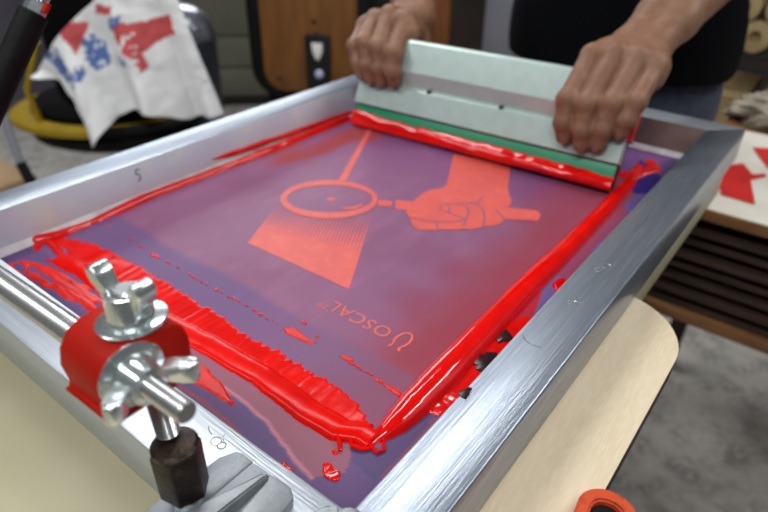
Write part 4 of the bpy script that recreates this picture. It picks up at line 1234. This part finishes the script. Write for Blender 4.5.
# wire shelf with rolls and folded stock behind the rack
ws = thing('wire_shelf', 'black wire shelf rack behind the drying rack', 'shelf', (.72, 2.0, FLOOR))
wl = ws.location
SH = (-.62, -.34, -.085, .17, .42)
for x in (.215, 1.15):
    for y in (1.78, 2.16):
        b = bmesh.new(); cyl(b, (x, y, FLOOR), (x, y, .7), .013, 12); obj('post', rel(b, ws), M['black_metal'], ws)
for z in SH:
    b = bmesh.new()
    for y in (1.78, 1.97, 2.16):
        cyl(b, (.20, y, z), (1.165, y, z), .005, 8)
    cyl(b, (.20, 1.775, z - .032), (1.165, 1.775, z - .032), .005, 8)
    for k in range(26):
        cyl(b, (.215 + .037 * k, 1.775, z + .004), (.35 + .037 * k, 2.165, z + .004), .0025, 6)
    obj('shelf', rel(b, ws), M['black_metal'], ws)
k = 0
for z, items, x0, r in ((-.085, 9, .262, .040), (-.085, 8, .307, .040), (.17, 7, .29, .040)):
    for i in range(items):
        x = x0 + .092 * i
        b = bmesh.new(); lathe(b, [(r * .35, .02), (r * .4, 0), (r, 0), (r, .33), (r * .4, .33), (r * .35, .31)], 22, (0, 0, 0), (0, 1, 0))
        o = obj('paper_roll', b, random.choice([M['kraft'], M['paper'], M['kraft'], M['cardboard']]))
        o.location = (x, 1.80, z + .0068 + r + (.072 if x0 == .307 else 0))
        tag(o, 'rolled paper stock lying on the %s wire shelf' % ('middle' if z < 0 else 'upper'), 'paper roll', 'paper rolls on the %s wire shelf' % ('middle' if z < 0 else 'upper'))
for z, nm in ((-.34, 'lower'),):
    for i in range(5):
        b = bmesh.new()
        for q in range(11):
            box(b, (-.075 + random.uniform(-.004, .004), 0, .012 * q), (.075, .30, .012 * q + .011), .003)
        o = obj('folded_stock', b, random.choice([M['paper'], M['linen'], M['kraft']]))
        o.location = (.30 + .18 * i, 1.80, z + .008)
        tag(o, 'pile of folded stock on the lower wire shelf', 'folded cloth', 'folded piles on the wire shelf')

# --------------------------------------------------------------------- lights
def area(name, loc_, target, size, energy, col=(1, 1, 1)):
    l = bpy.data.lights.new(name, 'AREA')
    l.shape = 'RECTANGLE'
    l.size, l.size_y = size
    l.energy = energy
    l.color = col
    o = bpy.data.objects.new(name, l)
    COL.objects.link(o)
    o.location = loc_
    o.rotation_euler = (V(target) - V(loc_)).to_track_quat('-Z', 'Y').to_euler()
    return o
area('ceiling_tube_and_fill', (-.75, .85, 1.85), (.0, .45, 0), (1.5, .16), 28, (.97, .995, .985))
area('ceiling_tube_and_fill', (.9, -.9, 1.75), (.25, .3, 0), (1.3, .2), 30, (.97, .995, .985))
area('ceiling_tube_and_fill', (1.7, 1.5, 1.85), (.65, .8, -.4), (1.3, .2), 27, (.97, .995, .985))  # added lamp, brightens the floor, rack and paper at the right
area('ceiling_tube_and_fill', (-.9, -1.1, 1.8), (-.9, .5, -.3), (1.3, .2), 22, (.95, .98, 1))  # added lamp, brightens the draped cloth
area('bar_fill_light', (-3.2, 1.7, 1.35), (-.3, .8, .0), (3.7, .9), 78, (.92, .96, 1))  # added lamp with no window behind it, brightens reflections in the frame bars
w = bpy.data.worlds.new('World')
SC.world = w
w.use_nodes = True
w.node_tree.nodes['Background'].inputs['Color'].default_value = (.80, .80, .82, 1)
w.node_tree.nodes['Background'].inputs['Strength'].default_value = .10

# --------------------------------------------------------------------- camera
cd = bpy.data.cameras.new('camera')
cam = bpy.data.objects.new('camera', cd)
COL.objects.link(cam)
az, el, roll, f = -6.52067094e-01, -5.63955047e-01, 1.58844079e-02, 605.693454
d = V((math.cos(el) * math.sin(az), math.cos(el) * math.cos(az), math.sin(el)))
z_ = -d
x_ = V((0, 0, 1)).cross(z_).normalized()
y_ = z_.cross(x_)
cr, sr = math.cos(roll), math.sin(roll)
xr, yr = cr * x_ + sr * y_, -sr * x_ + cr * y_
cam.matrix_world = Matrix(((xr.x, yr.x, z_.x, .59959), (xr.y, yr.y, z_.y, -.142629), (xr.z, yr.z, z_.z, .32033), (0, 0, 0, 1)))
cd.sensor_width = 36
cd.lens = f * 36 / 768
cd.clip_start = .02
cd.dof.use_dof = True
cd.dof.focus_distance = .38
cd.dof.aperture_fstop = 6.3
SC.camera = cam
SC.view_settings.view_transform = 'Standard'
SC.view_settings.look = 'None'
SC.view_settings.gamma = 1
SC.view_settings.use_curve_mapping = False
SC.view_settings.exposure = -0.2
